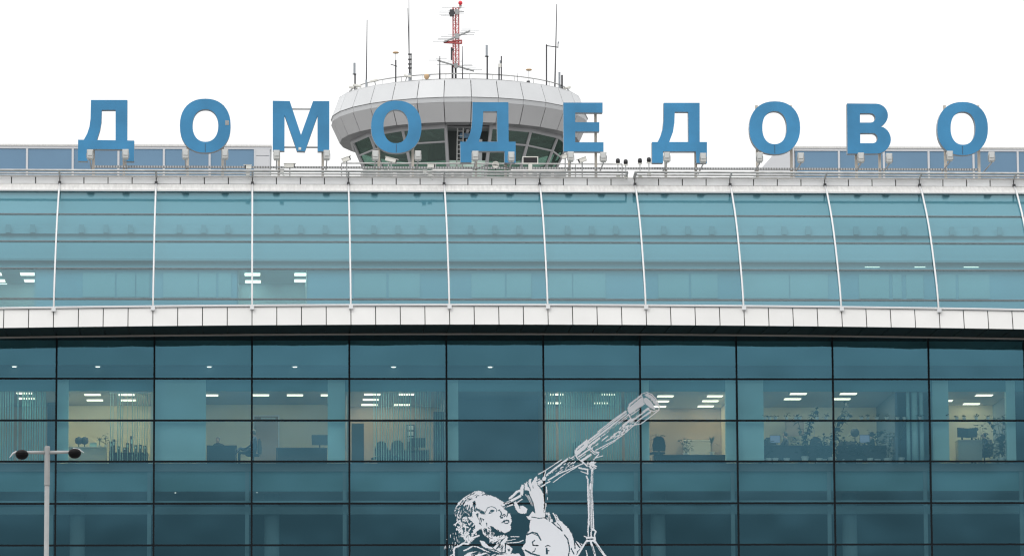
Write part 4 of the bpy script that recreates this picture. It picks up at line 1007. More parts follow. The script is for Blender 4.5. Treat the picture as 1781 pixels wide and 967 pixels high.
f0 = make_flood()
for i, (x, y, lb) in enumerate(FL):
    P = at(x, y, 1.30); P.z -= .24
    if i == 0: f0.location = P; f0['label'] = lb+' in the rooftop name'
    else: dup(f0, P, 0, lb+' in the rooftop name')

# ------------------------------------------------------------------ roof edge rails, cable tray, cameras
rt = thing('maintenance_rail', (XC, .9, z_par1), 'long galvanised triple rail bracketed out over the white roof edge', 'railing')
Yr1, Yr2, Yr3 = .85, 1.15, 1.44
zr = z_par1+.02
zr1, zr2, zr3 = at(440, 297.6, Yr1).z, at(440, 302.6, Yr2).z, at(440, 306.8, Yr3).z
XG = at(1098, 300, Yr1).x
for nme, Y, z, r_ in (('top_rail', Yr1, zr1, .048), ('middle_rail', Yr2, zr2, .034), ('bottom_rail', Yr3, zr3, .026)):
    MB().tube([(XL, Y, z), (XG-.12, Y, z)], r_, 8).build(nme, m_rail, rt, smooth=True)
    MB().tube([(XG+.12, Y, z), (XR, Y, z)], r_, 8).build(nme, m_rail, rt, smooth=True)
for X in [k*S for k in range(K0, K1+2)]+[XG-.14, XG+.14]:
    MB().tube([(X, Yr1, zr1-.02), (X, Yr3+.15, zr3-.02)], .035, 6).build('bracket', m_galv, rt)
zt0 = at(880, 292.5, YLT-.1).z
m_perf = M('perforated steel', (.4, .41, .41), .5, .3)
_t = m_perf.node_tree; _g = _t.nodes.new('ShaderNodeNewGeometry'); _w = _t.nodes.new('ShaderNodeTexWave'); _w.bands_direction = 'X'; _w.inputs['Scale'].default_value = 3.1
_r = _t.nodes.new('ShaderNodeValToRGB'); _r.color_ramp.interpolation = 'CONSTANT'; _r.color_ramp.elements[0].color = (.2, .2, .2, 1); _r.color_ramp.elements[1].position = .45; _r.color_ramp.elements[1].color = (.45, .46, .46, 1)
_t.links.new(_g.outputs['Position'], _w.inputs['Vector']); _t.links.new(_w.outputs['Fac'], _r.inputs[0]); _t.links.new(_r.outputs[0], _t.nodes['Principled BSDF'].inputs['Base Color'])
rt = thing('cable_tray', (XC, YLT-.1, zt0), 'perforated galvanised cable tray running behind the letter posts', 'cable tray')
xa, xb = at(165, 292, YLT-.1).x, at(1702, 292, YLT-.1).x
MB().box(xa, xb, YLT-.16, YLT-.02, zt0-.04, zt0-.02).build('tray', m_galv, rt)
MB().box(xa, xb, YLT-.168, YLT-.161, zt0-.045, zt0+.03).build('perforated_edge', m_perf, rt)
cbl = MB(); random.seed(3)
for k in range(3):
    pts = [(xa+(xb-xa)*t/60, YLT-.09-.02*k, zt0-.0+.012*k+random.uniform(-.006, .006)) for t in range(61)]
    cbl.tube(pts, .014, 5)
cbl.build('cables', m_dark, rt)
def cam_box(name, x, y, Y, lb, L=.38, rz=0.0, tilt=0.0, front='left', zb=None):
    P = at(x, y, Y); zb = z_par1 if zb is None else zb
    r_ = thing(name, (P.x, P.y, zb), lb, 'security camera', 'security cameras on the roof edge')
    c, s = math.cos(tilt), math.sin(tilt); d = -1 if front == 'left' else 1
    def pt(u, v, t_): return (P.x+d*(u*c-v*s), P.y+t_, P.z+(u*s+v*c))
    def hex_(u0, u1, v0, v1, t0, t1):
        m_ = MB(); m_.v = [pt(u0,v0,t0), pt(u1,v0,t0), pt(u1,v0,t1), pt(u0,v0,t1), pt(u0,v1,t0), pt(u1,v1,t0), pt(u1,v1,t1), pt(u0,v1,t1)]
        m_.f = [(0,3,2,1),(4,5,6,7),(0,1,5,4),(1,2,6,5),(2,3,7,6),(3,0,4,7)]; return m_
    hex_(-L/2, L/2-.06, -.07, .07, -.07, .07).build('housing', m_camw, r_, bevel=.012)
    hex_(-L/2-.02, L/2+.03, .072, .088, -.085, .085).build('sun_shield', m_camw, r_)
    hex_(L/2-.058, L/2-.02, -.06, .06, -.06, .06).build('lens_hood', m_black, r_)
    MB().tube([(P.x, P.y, P.z-.07), (P.x, P.y+.02, (P.z+zb)/2), (P.x, P.y, zb)], .025, 6).build('bracket', m_galv, r_)
    return r_
cam_box('security_camera', 431, 291, 1.6, 'small white camera with black front between the first O and the M', .26)
cam_box('security_camera', 504, 288.5, 1.6, 'cream camera with dark hood under the left part of the M', .42, 0, 0, 'right')
cam_box('security_camera', 603, 277.5, 2.2, 'white bullet camera tilted up beside the M', .34, 0, .35, 'right')
cam_box('security_camera', 680.5, 279, 2.0, 'long white camera tilted down under the O before the tower', .46, 0, -.25, 'right')
cam_box('security_camera', 750.5, 289, 1.6, 'white camera with dark face right of the O before the tower', .30, 0, 0, 'right')
cam_box('security_camera', 983, 272.5, 2.2, 'small camera behind the left floodlight of the E', .26, 0, .4, 'right')
cam_box('security_camera', 1012.5, 279, 2.2, 'white bullet camera hanging between the posts of the E', .34, 0, -.35, 'left')
P = at(862, 287, 1.8)
rt = thing('satellite_dish', (P.x, P.y, z_par1), 'small white dish with cables below the tower De', 'dish')
MB().lathe((P.x, P.y, P.z), [(.02, .05), (.10, .03), (.14, -.02), (.10, .015), (.02, .035)], 14, 'y').build('reflector', m_camw, rt, smooth=True)
MB().tube([(P.x, P.y+.05, P.z), (P.x, P.y+.05, z_par1)], .02, 6).build('mast', m_dark, rt)
MB().tube([(P.x, P.y, P.z), (P.x+.25, P.y, P.z-.05), (P.x+.55, P.y, P.z-.14)], .012, 5).build('cable', m_dark, rt)
MB().tube([(P.x, P.y, P.z), (P.x-.35, P.y, P.z-.03), (P.x-.75, P.y, P.z-.16)], .012, 5).build('cable', m_dark, rt)
A, C = at(908.6, 272.6, 1.7), at(936, 285.5, 1.7)
rt = thing('display_panel', ((A.x+C.x)/2, 1.7, z_par1), 'black flat panel in a pale frame on a short pedestal at the roof edge', 'panel')
MB().frame(A.x, C.x, C.z, A.z, 1.66, 1.76, .035).build('panel_frame', m_camw, rt); MB().box(A.x+.036, C.x-.036, 1.69, 1.74, C.z+.036, A.z-.036).build('panel_face', m_black, rt)
MB().box((A.x+C.x)/2-.07, (A.x+C.x)/2+.07, 1.66, 1.76, z_par1+.09, C.z-.002).build('neck', m_camw, rt); MB().box((A.x+C.x)/2-.12, (A.x+C.x)/2+.12, 1.6, 1.8, z_par1, z_par1+.088).build('pedestal', m_galv, rt)
def make_head():
    r_ = thing('sensor_post', (0, 0, 0), 'x', 'sensor post', 'black headed sensor posts')
    m_ = MB(); m_.lathe((0, 0, .42), [(.055, -.05), (.075, -.03), (.082, .02), (.078, .09), (.055, .13), (.015, .145)], 14); m_.build('sensor_head', m_black, r_, smooth=True)
    MB().box(-.085, .085, -.06, .08, .33, .368).build('head_bracket', m_camw, r_)
    MB().tube([(0, 0, 0), (0, 0, .33)], .018, 6).build('stem', m_galv, r_); MB().box(-.07, .07, -.12, -.03, -.17, -.07).build('junction_box', m_camw, r_)
    return r_
h0 = make_head()
for i, (x, y, lb) in enumerate(((1074.7, 281.4, 'leftmost black headed sensor post right of the E'), (1088.3, 283, 'second and lowest black headed sensor post right of the E'), (1113, 281, 'third black headed sensor post, right of the rail gap'), (1128.6, 279.4, 'black headed sensor post nearest the De against sky'))):
    P = at(x, y, 1.35); P.z -= .44
    if i == 0: h0.location = P; h0['label'] = lb
    else: dup(h0, P, 0, lb)
# small junction boxes hanging on the rails
for x, y, lb in ((431, 303.5, 'white junction box on the rail left of the M'), (490.5, 298, 'grey clamp box with cables under the M'), (739, 299, 'grey junction box on the rail left of the dish'), (748.5, 305, 'cream box on the rail left of the dish')):
    P = at(x, y, .75); b_ = MB().box(P.x-.07, P.x+.07, P.y-.05, P.y+.05, P.z-.06, P.z+.06)
    b_.box(P.x-.08, P.x+.08, P.y-.06, P.y+.06, P.z+.06, P.z+.075); b_.tube([(P.x, P.y, P.z-.06), (P.x+.02, P.y, P.z-.14), (P.x+.1, P.y+.1, P.z-.16)], .012, 5)
    tag(b_.build('junction_box', m_lamp), lb, 'junction box', 'junction boxes on the rails')
# ------------------------------------------------------------------ roof railing behind the sign
Yq = 9.0
xa, xb = at(594, 284.5, Yq).x, at(1082, 284.5, Yq).x; zq = at(800, 284.8, Yq).z
rt = thing('roof_railing', ((xa+xb)/2, Yq, zroof), 'thin white roof railing at the foot of the control tower', 'railing')
MB().tube([(xa, Yq, zq), (xb, Yq, zq)], .03, 6).build('hand_rail', m_rail, rt)
for k in range(7):
    X = xa+(xb-xa)*k/6; MB().tube([(X, Yq, zroof), (X, Yq, zq)], .025, 6).build('rail_post', m_rail, rt)

for x0, x1, yt, lb in ((628, 745, 295.5, 'long low white plant unit on the roof left of the dish'), (752, 822, 294, 'white plant unit on the roof between the rail boxes and the dish'), (888, 985, 294.5, 'low white plant unit on the roof under the black panel')):
    A = at(x0, yt, 6.0); C = at(x1, yt, 6.0)
    r_ = thing('plant_unit', ((A.x+C.x)/2, 6.0, zroof), lb, 'plant unit', 'low white plant units at the foot of the tower')
    MB().box(A.x, C.x, 6.0, 7.4, zroof, A.z).build('casing', m_cap, r_, bevel=.04)
    n_ = 4
    for k in range(n_):
        xa_ = A.x+(C.x-A.x)*(k+.12)/n_; xb_ = A.x+(C.x-A.x)*(k+.88)/n_
        MB().box(xa_, xb_, 5.97, 5.995, A.z-.30, A.z-.10).build('vent', m_galv, r_)
# ================================================================== PENTHOUSES
Yp = 14.0
def penthouse(label, xl, xr, ytop, muls, white, slant=None):
    A = at(xl, ytop, Yp); C = at(xr, ytop, Yp); zt_ = A.z; z0 = zroof
    rt = thing('roof_penthouse', ((A.x+C.x)/2, Yp, z0), label, 'penthouse', 'blue clad penthouses on the roof')
    s_ = px(Yp)
    MB().box(A.x, C.x, Yp+.06, Yp+10, z0, zt_-.06).build('core', m_parapet, rt)
    MB().box(A.x-.05, C.x+.05, Yp-.06, Yp+10.1, zt_-.055, zt_+.02).build('roof_cap', m_cap, rt)
    MB().box(A.x-.02, C.x+.02, Yp-.03, Yp+.055, zt_-.16, zt_-.058).build('cornice', m_phwhite, rt)
    X = [A.x]+[at(m, 275, Yp).x for m in muls]+[C.x]
    for a, b in zip(X, X[1:]): MB().box(a+.045, b-.045, Yp, Yp+.055, z0, zt_-.162).build('blue_panel', m_phblue, rt)
    for x in X[1:-1]: MB().box(x-.042, x+.042, Yp-.03, Yp+.055, z0, zt_-.162).build('mullion', m_phwhite, rt)
    for (wa, wb) in white:
        a, b = at(wa, 275, Yp-.05).x, at(wb, 275, Yp-.05).x; zm = at(wa, 271.5, Yp).z
        MB().box(a+.02, b-.02, Yp-.07, Yp-.032, z0, zm-.01).build('white_panel', m_phwhite, rt); MB().box(a+.02, b-.02, Yp-.07, Yp-.032, zm+.01, zt_-.17).build('white_panel', m_phwhite, rt)
    if slant:
        m_ = MB(); P = [at(q[0], q[1], Yp-.1) for q in slant]
        m_.prism([(p.x, p.z) for p in P][::-1], Yp-.1, Yp+8); m_.build('slanted_end', m_phwhite, rt)
    return rt
penthouse('long low penthouse clad in blue panels behind the left letters, white panels at its end', -170, 470.5, 251.2, [-111, -32, 47, 126.5, 206, 285, 364.6, 443.5], [(444.5, 470)])
penthouse('low blue panelled penthouse with a slanted white end behind the right letters', 1381, 1960, 256, [1459, 1537, 1615, 1693, 1770, 1848], [], [(1381, 257), (1381, 320), (1300, 320), (1323, 294), (1348, 266), (1352, 257)])

# ================================================================== CONTROL TOWER
Ytw = 55.0
CX = at(799, 212, Ytw).x; sy = (Ytw-CAM[1])/math.cos(PITCH)/F*1.0
sy = (at(1000, 212, Ytw).x-at(800, 212, Ytw).x)/200
def tz(y): return at(799, y, Ytw).z
T = thing('control_tower', (CX, Ytw, zroof), 'round white airport control tower cab with outward leaning windows rising behind the roof sign', 'control tower')
def tring(n, off, r0, z0, r1, z1, name, mat, gapdeg=.12, sel=None, thick=.05, back=True):
    """ring of flat panels between two radii (given in photo pixels)"""
    r0 *= sy; r1 *= sy; out_ = []
    for k in range(n):
        if sel and not sel(k): continue
        a0 = R(off+360/n*k+gapdeg); a1 = R(off+360/n*(k+1)-gapdeg)
        P = []
        for r_, z in ((r0, z0), (r1, z1)):
            for a in (a0, a1): P.append((CX+r_*math.sin(a), Ytw-r_*math.cos(a), z))
        P2 = [(CX+(p[0]-CX)*(1-thick/r0), Ytw+(p[1]-Ytw)*(1-thick/r0), p[2]) for p in P]
        m_ = MB(); m_.v = P+P2; m_.f = [(0, 1, 3, 2), (5, 4, 6, 7), (4, 5, 1, 0), (2, 3, 7, 6), (0, 2, 6, 4), (1, 5, 7, 3)]
        out_.append(m_.build(name, mat, T))
    return out_
def cone(prof_, name, mat, n=30, off=2.7, smooth=False):
    m_ = MB(); c = len(prof_)
    for k in range(n):
        a = R(off+360/n*k)
        for r_, z in prof_: m_.v.append((CX+r_*sy*math.sin(a), Ytw-r_*sy*math.cos(a), z))
    for k in range(n):
        for i in range(c-1):
            a = k*c+i; b = ((k+1) % n)*c+i; m_.f.append((a, b, b+1, a+1))
    m_.f.append(tuple(k*c for k in range(n))); m_.f.append(tuple(k*c+c-1 for k in range(n))[::-1])
    return m_.build(name, mat, T, smooth)
OFF = 2.7
Z1, Z2, Z3, Z4 = tz(177), tz(208.5), tz(217.5), tz(248.5)
cone([(205, Z1-.10), (221, Z2), (218, Z3), (202, Z4+.03), (188, Z4+.03), (150, Z4+.2), (150, Z1-.10)], 'roof_core', m_tframe)
tring(30, OFF, 211, Z1, 223.5, Z2, 'roof_panel', m_twhite, .17)
tring(30, OFF, 222, Z2-.02, 220.5, Z3+.02, 'band_panel', m_twhite, .10)
tring(30, OFF, 222.5, Z3, 208, Z4, 'lower_panel', m_tgrey, .2)
cone([(211, Z1-.05), (211, Z1+.03), (190, Z1+.03), (190, Z1-.05)], 'roof_edge', m_twhite)
tring(30, OFF, 207, Z4-.01, 190, Z4-.05, 'soffit_panel', m_tdark, .2)
# cab glazing, 15 facets leaning inwards to their foot
OG = 2.7-12-.5
Zg1, Zg0 = tz(250.5), tz(345); rg1, rg0 = 187.5, 145.0
Zgm = Zg1+(Zg0-Zg1)*.27; rgm = rg1+(rg0-rg1)*.27
rec = lambda k: (k % 15) != 0
tring(15, OG, rg1-1, Zg1, rgm-1, Zgm, 'window_pane', m_tglass, .5, rec, .03)
tring(15, OG, rgm-1, Zgm, rg0-1, Zg0, 'window_pane', m_tglass, .5, rec, .03)
for k in range(15):
    a = R(OG+24*k)
    P = [(CX+r_*sy*math.sin(a), Ytw-r_*sy*math.cos(a), z) for r_, z in ((rg1, Zg1+.05), (rg0, Zg0))]
    MB().tube(P, .085, 6).build('window_mullion', m_tframe, T)
def hoop(r_, z, w_, mat, nm):
    P = [(CX+r_*sy*math.sin(R(OG+24*k)), Ytw-r_*sy*math.cos(R(OG+24*k)), z) for k in range(1, 16)]
    MB().tube(P, w_, 6).build(nm, mat, T)
hoop(rg1+.5, Zg1-.02, .13, m_tframe, 'window_head'); hoop(rgm+.3, Zgm, .05, m_tframe, 'window_transom'); hoop(rg0, Zg0, .12, m_tframe, 'window_sill')
# inside of the cab
cone([(136, Zg0+.1), (152, tz(304)), (140, tz(304)+.02), (60, tz(304)+.02), (60, Zg0+.1)], 'console', m_mint, 15, OG)
cone([(60, tz(304)+.03), (52, Zg1)], 'core_column', m_int, 15, OG)
cone([(140, Zg1-.12), (185, Zg1-.06), (185, Zg1), (60, Zg1)], 'cab_ceiling', m_tdark, 15, OG)
for k in range(15):
    a = R(OG+24*k+12); P = [(CX+r_*sy*math.sin(a), Ytw-r_*sy*math.cos(a), Zg1-.18) for r_ in (110, 170)]
    MB().tube(P, .09, 5).build('ceiling_fin', m_tframe, T)
# recessed service facet with ladder and pale door
a0 = R(OG+12)
def tf(u, r_, z): return (CX+r_*sy*math.sin(a0)+u*math.cos(a0), Ytw-r_*sy*math.cos(a0)+u*math.sin(a0), z)
def fq(u0, u1, r0_, z0_, r1_, z1_, nm, mat):
    m_ = MB(); t_ = .08
    m_.v = [tf(u0, r0_, z0_), tf(u1, r0_, z0_), tf(u1, r1_, z1_), tf(u0, r1_, z1_)]+[tf(u0, r0_-t_/sy, z0_), tf(u1, r0_-t_/sy, z0_), tf(u1, r1_-t_/sy, z1_), tf(u0, r1_-t_/sy, z1_)]
    m_.f = [(0, 1, 2, 3), (7, 6, 5, 4), (0, 4, 5, 1), (1, 5, 6, 2), (2, 6, 7, 3), (3, 7, 4, 0)]
    return m_.build(nm, mat, T)
fq(-1.0, 1.0, 128, Zg0, 150, Zg1, 'recess_wall', m_int)
fq(-.05, .75, 134, Zg0, 152, tz(268), 'service_door', m_phwhite)
fq(-.35, .65, 152, tz(266), 153, tz(258), 'door_lintel', m_phblue)
m_ = MB()
for u in (-.50, -.22): m_.tube([tf(u, 140, Zg0), tf(u, 172, Zg1)], .035, 5)
for k in range(14):
    t_ = k/13; m_.tube([tf(-.50, 140+32*t_, Zg0+(Zg1-Zg0)*t_), tf(-.22, 140+32*t_, Zg0+(Zg1-Zg0)*t_)], .022, 4)
m_.build('ladder', m_rail, T)
cone([(100, zroof), (100, Zg0-.1), (150, Zg0-.05)], 'shaft', m_tgrey, 15, OG)
cone([(150, Zg0-.35), (150, Zg0-.12), (90, Zg0-.12)], 'cab_floor', m_tdark, 15, OG)
# roof rail on the tower
for r_, dz, w_, nm in ((192, .62, .03, 'guard_rail'), (192, .22, .02, 'guard_rail')):
    P = [(CX+r_*sy*math.sin(R(6*k)), Ytw-r_*sy*math.cos(R(6*k)), Z1+dz*.62) for k in range(61)]
    MB().tube(P, w_, 5, False).build(nm, m_rail, T)
for k in range(30):
    a = R(OFF+12*k); x, y = CX+192*sy*math.sin(a), Ytw-192*sy*math.cos(a)
    MB().tube([(x, y, Z1), (x, y, Z1+.4)], .02, 4).build('guard_post', m_rail, T)

# ------------------------------------------------------------------ aerials on the tower
def rimY(x, r_=198):
    dx = max(-.97*r_, min(.97*r_, x-799)); return Ytw-math.sqrt(r_*r_-dx*dx)*sy
def aer(x): Y = rimY(x); P = at(x, 150, Y); return P.x, Y
def vpole(mb, x, y0, y1, r_, Y, xt=None, n=6):
    A = at(x, y0, Y); C = at(xt if xt is not None else x, y1, Y); mb.tube([A, C], r_, n)
def aerial(name, x, label, cat, grp=None):
    X, Y = aer(x); return thing(name, (X, Y, Z1+.03), label, cat, grp), Y
def basez(x, Y, mb, r_, ytop, xt=None):
    P = at(x, 150, Y); C = at(xt if xt else x, ytop, Y); mb.tube([(P.x, Y, Z1+.03), C], r_, 6)
def fat_aerial(x, y0, y1, y2, label):
    rt, Y = aerial('stub_aerial', x, label, 'aerial', 'stub aerials with a thick grey tip')
    m_ = MB(); vpole(m_, x, y1, y0, .055, Y, n=10); m_.build('radome', m_antg, rt)
    m_ = MB(); basez(x+1, Y, m_, .04, y1+1); m_.build('mast', m_dark, rt)
    P = at(x, y1, Y); MB().lathe(P, [(.10, -.03), (.10, .0)], 10).build('flange', m_dark, rt)
fat_aerial(616.5, 110, 129, 155, 'stub aerial with thick grey tip at the left rim of the tower')
fat_aerial(846.5, 79, 98, 143, 'stub aerial with thick grey tip right of the red mast')
def whip(x, y0, y1, label, r_=.022, xb=None, fat=True):
    rt, Y = aerial('whip_aerial', x, label, 'aerial', 'tall thin whip aerials')
    m_ = MB(); A = at(xb or x, 150, Y); C = at(x, y0, Y); m_.tube([(A.x, Y, Z1+.03), ((A.x+C.x)/2, Y, (Z1+C.z)/2), C], [r_*1.5, r_*1.1, r_*.7], 6); m_.build('rod', m_dark, rt)
    if fat: m_ = MB(); m_.tube([(A.x, Y, Z1+.03), (A.x, Y, Z1+.45)], .05, 8); m_.build('socket', m_antg, rt)
    return rt, Y
whip(638.5, 35, 140, 'lone tall whip aerial on the left side of the tower', .022, 637)
whip(711.2, -6, 93, 'palest and tallest whip aerial, reaching the top picture edge', .016, 712)
rt, Y = whip(709.3, 15, 105, 'thicker whip aerial beside the palest one', .02, 713)
m_ = MB()
for y in (95, 104, 112, 119): P = at(713, y, Y); m_.box(P.x-.09, P.x+.09, Y-.05, Y+.05, P.z-.03, P.z+.03)
m_.build('clamp', m_dark, rt)
m_ = MB(); vpole(m_, 715, 143, 96, .04, Y); m_.build('mast', m_galv, rt)
def mushroom(x, y, ym, label, bar=False):
    rt, Y = aerial('mushroom_aerial', x, label, 'aerial', 'flat capped mushroom aerials')
    P = at(x, y, Y); MB().lathe(P, [(.13, -.05), (.15, -.03), (.15, .0), (.12, .02)], 14).build('cap', m_tan, rt)
    m_ = MB(); m_.tube([(P.x, Y, P.z-.05), (P.x, Y, at(x, ym, Y).z)], .014, 5); m_.build('thin_stem', m_galv, rt)
    m_ = MB(); basez(x, Y, m_, .035 if bar else .02, ym); m_.build('mast', m_dark if bar else m_galv, rt)
    if bar: m_ = MB(); m_.tube([at(679.5, 112.3, Y), at(691, 116, Y)], .022, 5); m_.build('cross_arm', m_dark, rt)
    else: P = at(x-1, 144, Y); MB().box(P.x-.08, P.x+.08, Y-.06, Y+.06, P.z-.08, P.z+.08).build('foot_box', m_dark, rt)
mushroom(688.3, 91.5, 105, 'flat tan mushroom aerial with a cross arm left of the whips', True)
mushroom(919.8, 121.3, 140, 'low tan mushroom aerial on the right side of the tower')
rt, Y = aerial('twin_pole_aerial', 870, 'pair of short poles with a small box right of the stub aerial', 'aerial')
m_ = MB(); basez(868, Y, m_, .035, 112); basez(872, Y, m_, .03, 98); m_.build('pole', m_dark, rt)
P = at(869.5, 114.5, Y); MB().box(P.x-.07, P.x+.07, Y-.06, Y+.06, P.z-.09, P.z+.09).build('box', m_camw, rt); P = at(870, 108.5, Y); MB().lathe((P.x, P.y, P.z), [(.03, -.06), (.03, .08)], 8).build('tip', m_antg, rt)
rt, Y = aerial('braced_aerial', 950.5, 'dark pole joined by a bar to the tallest right hand whip', 'aerial')
m_ = MB(); basez(950.5, Y, m_, .035, 78); m_.build('pole', m_dark, rt); m_ = MB(); m_.tube([at(950.5, 80, Y), at(970.5, 82.8, Y)], .025, 5); m_.tube([at(970.5, 84, Y), at(970.5, 75, Y)], .02, 5); m_.build('cross_bar', m_dark, rt); P = at(971.3, 74.5, Y); MB().lathe(P, [(.03, -.05), (.04, .04)], 8).build('small_sensor', m_antg, rt)
whip(968.4, 8, 150, 'tallest right hand whip aerial, leaning slightly', .026, 964.8, False)
rt, Y = aerial('panel_aerial', 975, 'short grey panel aerial pair at the right rim of the tower', 'aerial')
m_ = MB(); basez(973, Y, m_, .05, 126); m_.build('panel', m_antg, rt); m_ = MB(); basez(977.5, Y, m_, .045, 131); m_.build('mast', m_dark, rt)
whip(646.7+119+38.5, 81, 140, 'thin dark pole just right of the red mast', .02, 804.5, False)
whip(647.2+253, 128, 146, 'faint short rod left of the low mushroom aerial', .009, 900.3, False)
def tower_lamp(x, y, label, flip=1, w_=.36):
    rt, Y = aerial('roof_lamp', x, label, 'lamp', 'white lamps on the tower rim')
    P = at(x, y, Y); m_ = MB(); m_.v = [(P.x-w_/2, Y-.12, P.z-.05-.04*flip), (P.x+w_/2, Y-.12, P.z-.05+.04*flip), (P.x+w_/2, Y+.12, P.z-.05+.04*flip), (P.x-w_/2, Y+.12, P.z-.05-.04*flip), (P.x-w_/2, Y-.12, P.z+.04-.04*flip), (P.x+w_/2, Y-.12, P.z+.05+.04*flip), (P.x+w_/2, Y+.12, P.z+.05+.04*flip), (P.x-w_/2, Y+.12, P.z+.04-.04*flip)]
    m_.f = [(0,3,2,1),(4,5,6,7),(0,1,5,4),(1,2,6,5),(2,3,7,6),(3,0,4,7)]; m_.build('lamp_head', m_camw, rt, bevel=.015)
    MB().tube([(P.x+.05*flip, Y, P.z-.05), (P.x+.12*flip, Y, Z1+.03)], .022, 6).build('stalk', m_galv, rt)
tower_lamp(614.5, 153, 'lower white lamp at the far left rim of the tower', -1, .42); tower_lamp(621, 149.5, 'upper white lamp at the far left rim of the tower', -1, .42)
tower_lamp(650, 141, 'white lamp tilted upward left of the first mushroom aerial', 1); tower_lamp(709, 133, 'white lamp at the foot of the paired whips', -1); tower_lamp(985.5, 153.5, 'white lamp at the right rim of the tower', 1, .40)
rt, Y = aerial('horn_siren', 742.5, 'cream horn siren on the tower rim left of the yagi pole', 'siren')
P = at(742, 134, Y); MB().lathe(P, [(.05, -.13), (.11, -.08), (.13, .05), (.10, .12)], 14).build('horn', m_tan, rt, smooth=True); P2 = at(746.5, 131, Y); MB().box(P2.x-.06, P2.x+.06, Y+.05, Y+.2, P2.z-.05, P2.z+.06).build('driver', m_antg, rt)
MB().tube([(P.x, Y+.05, P.z-.1), (P.x, Y+.05, Z1+.03)], .03, 6).build('stalk', m_dark, rt)
# red lattice mast
Ym = Ytw-4.2
X1, X2 = at(788, 70, Ym).x, at(798, 70, Ym).x; wm = X2-X1
rt = thing('lattice_mast', ((X1+X2)/2, Ym, Z1+.03), 'red and white lattice aerial mast on top of the tower', 'mast')
zb_, zt_ = at(793, 118, Ym).z, at(793, 13, Ym).z
legs_ = [(X1, Ym), (X2, Ym), ((X1+X2)/2, Ym+wm*.87)]
for x, y in legs_: MB().tube([(x, y, zb_), (x, y, zt_)], .032, 6).build('mast_leg', m_red, rt)
m_ = MB(); nb = 14
for k in range(nb):
    za, zb2 = zb_+(zt_-zb_)*k/nb, zb_+(zt_-zb_)*(k+1)/nb
    for i in range(3):
        p, q = legs_[i], legs_[(i+1) % 3]
        m_.tube([(p[0], p[1], za), (q[0], q[1], zb2)] if k % 2 else [(q[0], q[1], za), (p[0], p[1], zb2)], .010, 4)
        m_.tube([(p[0], p[1], zb2), (q[0], q[1], zb2)], .010, 4)
m_.build('lacing', m_red, rt)
for x in (787, 792.5): m_ = MB(); P = at(x, 118, Ym); m_.tube([(P.x, Ym, Z1+.03), (P.x, Ym, P.z+.1)], .05, 6); m_.build('mast_foot', m_dark, rt)
m_ = MB()
for p, q in (((771.5, 74.2), (802.5, 70.8)), ((771.5, 74.4), (802.5, 76)), ((802.5, 70), (802.5, 77))): m_.tube([at(*p, Ym-.1), at(*q, Ym-.1)], .045, 5)
m_.build('red_arm', m_red, rt)
P = at(800.7, 7, Ym); Pb = (P.x, Ym, P.z)
rt2 = thing('beacon_lamp', (P.x, Ym, at(800.7, 14, Ym).z), 'red obstruction beacon at the very top of the lattice mast', 'beacon')
MB().lathe((P.x, Ym, P.z), [(.03, -.10), (.09, -.02), (.11, .02), (.09, .10), (.04, .14)], 12).build('red_lens', M('red beacon glass', (.75, .04, .06), .25), rt2, smooth=True)
MB().lathe((P.x, Ym, P.z), [(.05, -.22), (.06, -.13), (.09, -.10)], 10).build('beacon_base', m_lamp, rt2)
MB().tube([(P.x, Ym, P.z-.22), (X2, Ym, zt_-.05)], .03, 5).build('bracket', m_red, rt2)
def yagi(label, boom, els, rb=.045, Yo=-.2):
    Y = Ym+Yo; A, C = at(*boom[0], Y), at(*boom[1], Y)
    rt = thing('yagi_aerial', ((A.x+C.x)/2, Y, (A.z+C.z)/2), label, 'aerial', 'yagi aerials on the lattice mast')
    m_ = MB(); m_.tube([A, C], rb, 6); m_.build('boom', m_galv, rt)
    m_ = MB()
    for x0, x1, y in els: m_.tube([at(x0, y, Y), at(x1, y, Y)], .014, 4)
    m_.build('elements', m_galv, rt)
    P = (A+C)/2; MB().box(P.x-.09, P.x+.09, Y-.08, Y+.08, P.z-.12, P.z+.12).build('clamp_block', m_galv, rt)
yagi('uppermost yagi aerial with close bars left of the mast top', ((782, 22), (807, 21)), [(769, 808, 14.3), (764, 786, 20), (764, 786, 23.3), (764, 787, 26.5), (767, 789, 28.3), (795, 807, 25), (780, 804, 18.5)], .03)
m_ = MB(); P = at(786, 23, Ym-.2); tag(m_.box(P.x-.10, P.x+.10, Ym-.32, Ym-.05, P.z-.16, P.z+.15).box(P.x-.14, P.x+.14, Ym-.2, Ym-.1, P.z-.06, P.z+.05).build('rotator', m_dark), 'dark rotator block at the top of the lattice mast', 'rotator')
yagi('middle yagi aerial with a boom slanting up to the right', ((772, 73.5), (817.5, 54)), [(753, 772, 73.5), (761, 790, 70), (762, 788, 68), (767, 790, 64.5), (779, 812, 60.3), (790, 825, 61), (801, 834, 54.5), (800, 826, 57.5), (803, 820, 51.3)])
yagi('lowest yagi aerial with a boom slanting down to the right', ((761, 105.5), (824.5, 124)), [(746, 765, 105.3), (758, 777, 103), (760, 780, 113), (778, 805, 107), (795, 822, 115), (803, 828, 119), (814, 839, 121.7), (800, 817, 122.5), (806, 821, 113.5)])
whip(765, 98, 138, 'short pole carrying the left end of the lowest yagi', .028, 764.8, False)
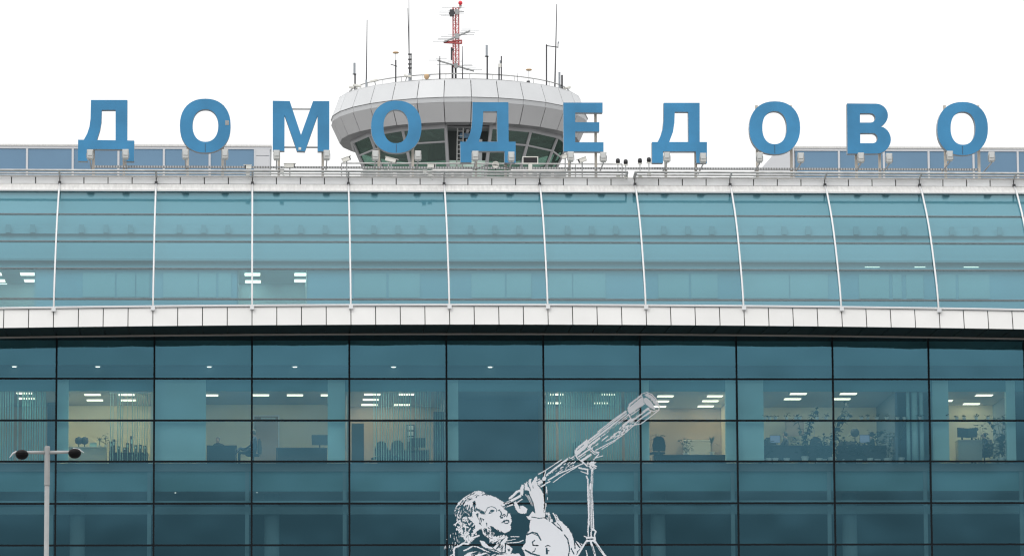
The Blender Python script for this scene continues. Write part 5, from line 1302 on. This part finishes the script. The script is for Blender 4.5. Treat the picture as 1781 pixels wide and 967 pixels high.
P = at(785.3, 94, Ym-.3); tag(MB().tube([at(785.3, 105, Ym-.3), at(785.3, 83, Ym-.3)], .045, 8).box(P.x-.02, P.x+.12, Ym-.32, Ym-.05, at(785, 88, Ym).z-.03, at(785, 88, Ym).z+.03).build('dipole_aerial', m_dark), 'short black dipole clamped to the left leg of the mast', 'aerial')

# ================================================================== STREET LAMP
Ys = -54.0
s_ = (at(100, 800, Ys).x-at(0, 800, Ys).x)/100
Pt = at(82.3, 775.5, Ys)
rt = thing('street_lamp', (Pt.x, Ys, 0), 'grey twin arm street lamp with black bowl heads in front of the facade', 'street lamp')
zj = at(82.5, 844, Ys).z
MB().lathe((Pt.x, Ys, 0), [(4.6*s_, 0), (4.2*s_, zj)], 20).build('pole', m_lpole, rt, smooth=True)
MB().lathe((Pt.x, Ys, zj), [(4.9*s_, .002), (4.75*s_, Pt.z-zj-.03), (4.3*s_, Pt.z-zj-.005), (2.5*s_, Pt.z-zj)], 20).build('pole_sleeve', m_lpole, rt, smooth=False)
for sgn, xt, xh, yh in ((-1, 27, 38, 789), (1, 138, 130, 787)):
    A = Pt+Vector((sgn*4*s_, 0, -11.2*s_)); Bp = at(xt, 786.4 if sgn < 0 else 785.2, Ys)
    MB().tube([A, Bp], [3.3*s_, 2.2*s_], 8).build('arm', m_lpole, rt, smooth=True)
    tip = [at(q[0], q[1], Ys) for q in (((29, 785.5), (23, 788), (16.5, 795.5)) if sgn < 0 else ((127, 780.5), (137, 781.5), (146, 787)))]
    MB().tube(tip, [2.0*s_, 1.6*s_, .6*s_], 6).build('arm_tip', m_silver, rt)
    H = at(xh, yh, Ys)
    hd = MB().lathe((H.x, H.y, H.z), [(11.2*s_, -.3*s_), (11.2*s_, 1.0*s_), (9.5*s_, 4.2*s_), (6*s_, 6.6*s_), (1.5*s_, 7.5*s_)], 20).build('lamp_head', m_lampblk, rt, smooth=True)
    MB().lathe((H.x, H.y, H.z), [(1.5*s_, -10.2*s_), (6*s_, -9.2*s_), (9.6*s_, -6*s_), (11.3*s_, -2*s_), (11.5*s_, -.35*s_)], 20).build('bowl', m_lampblk, hd, smooth=True)
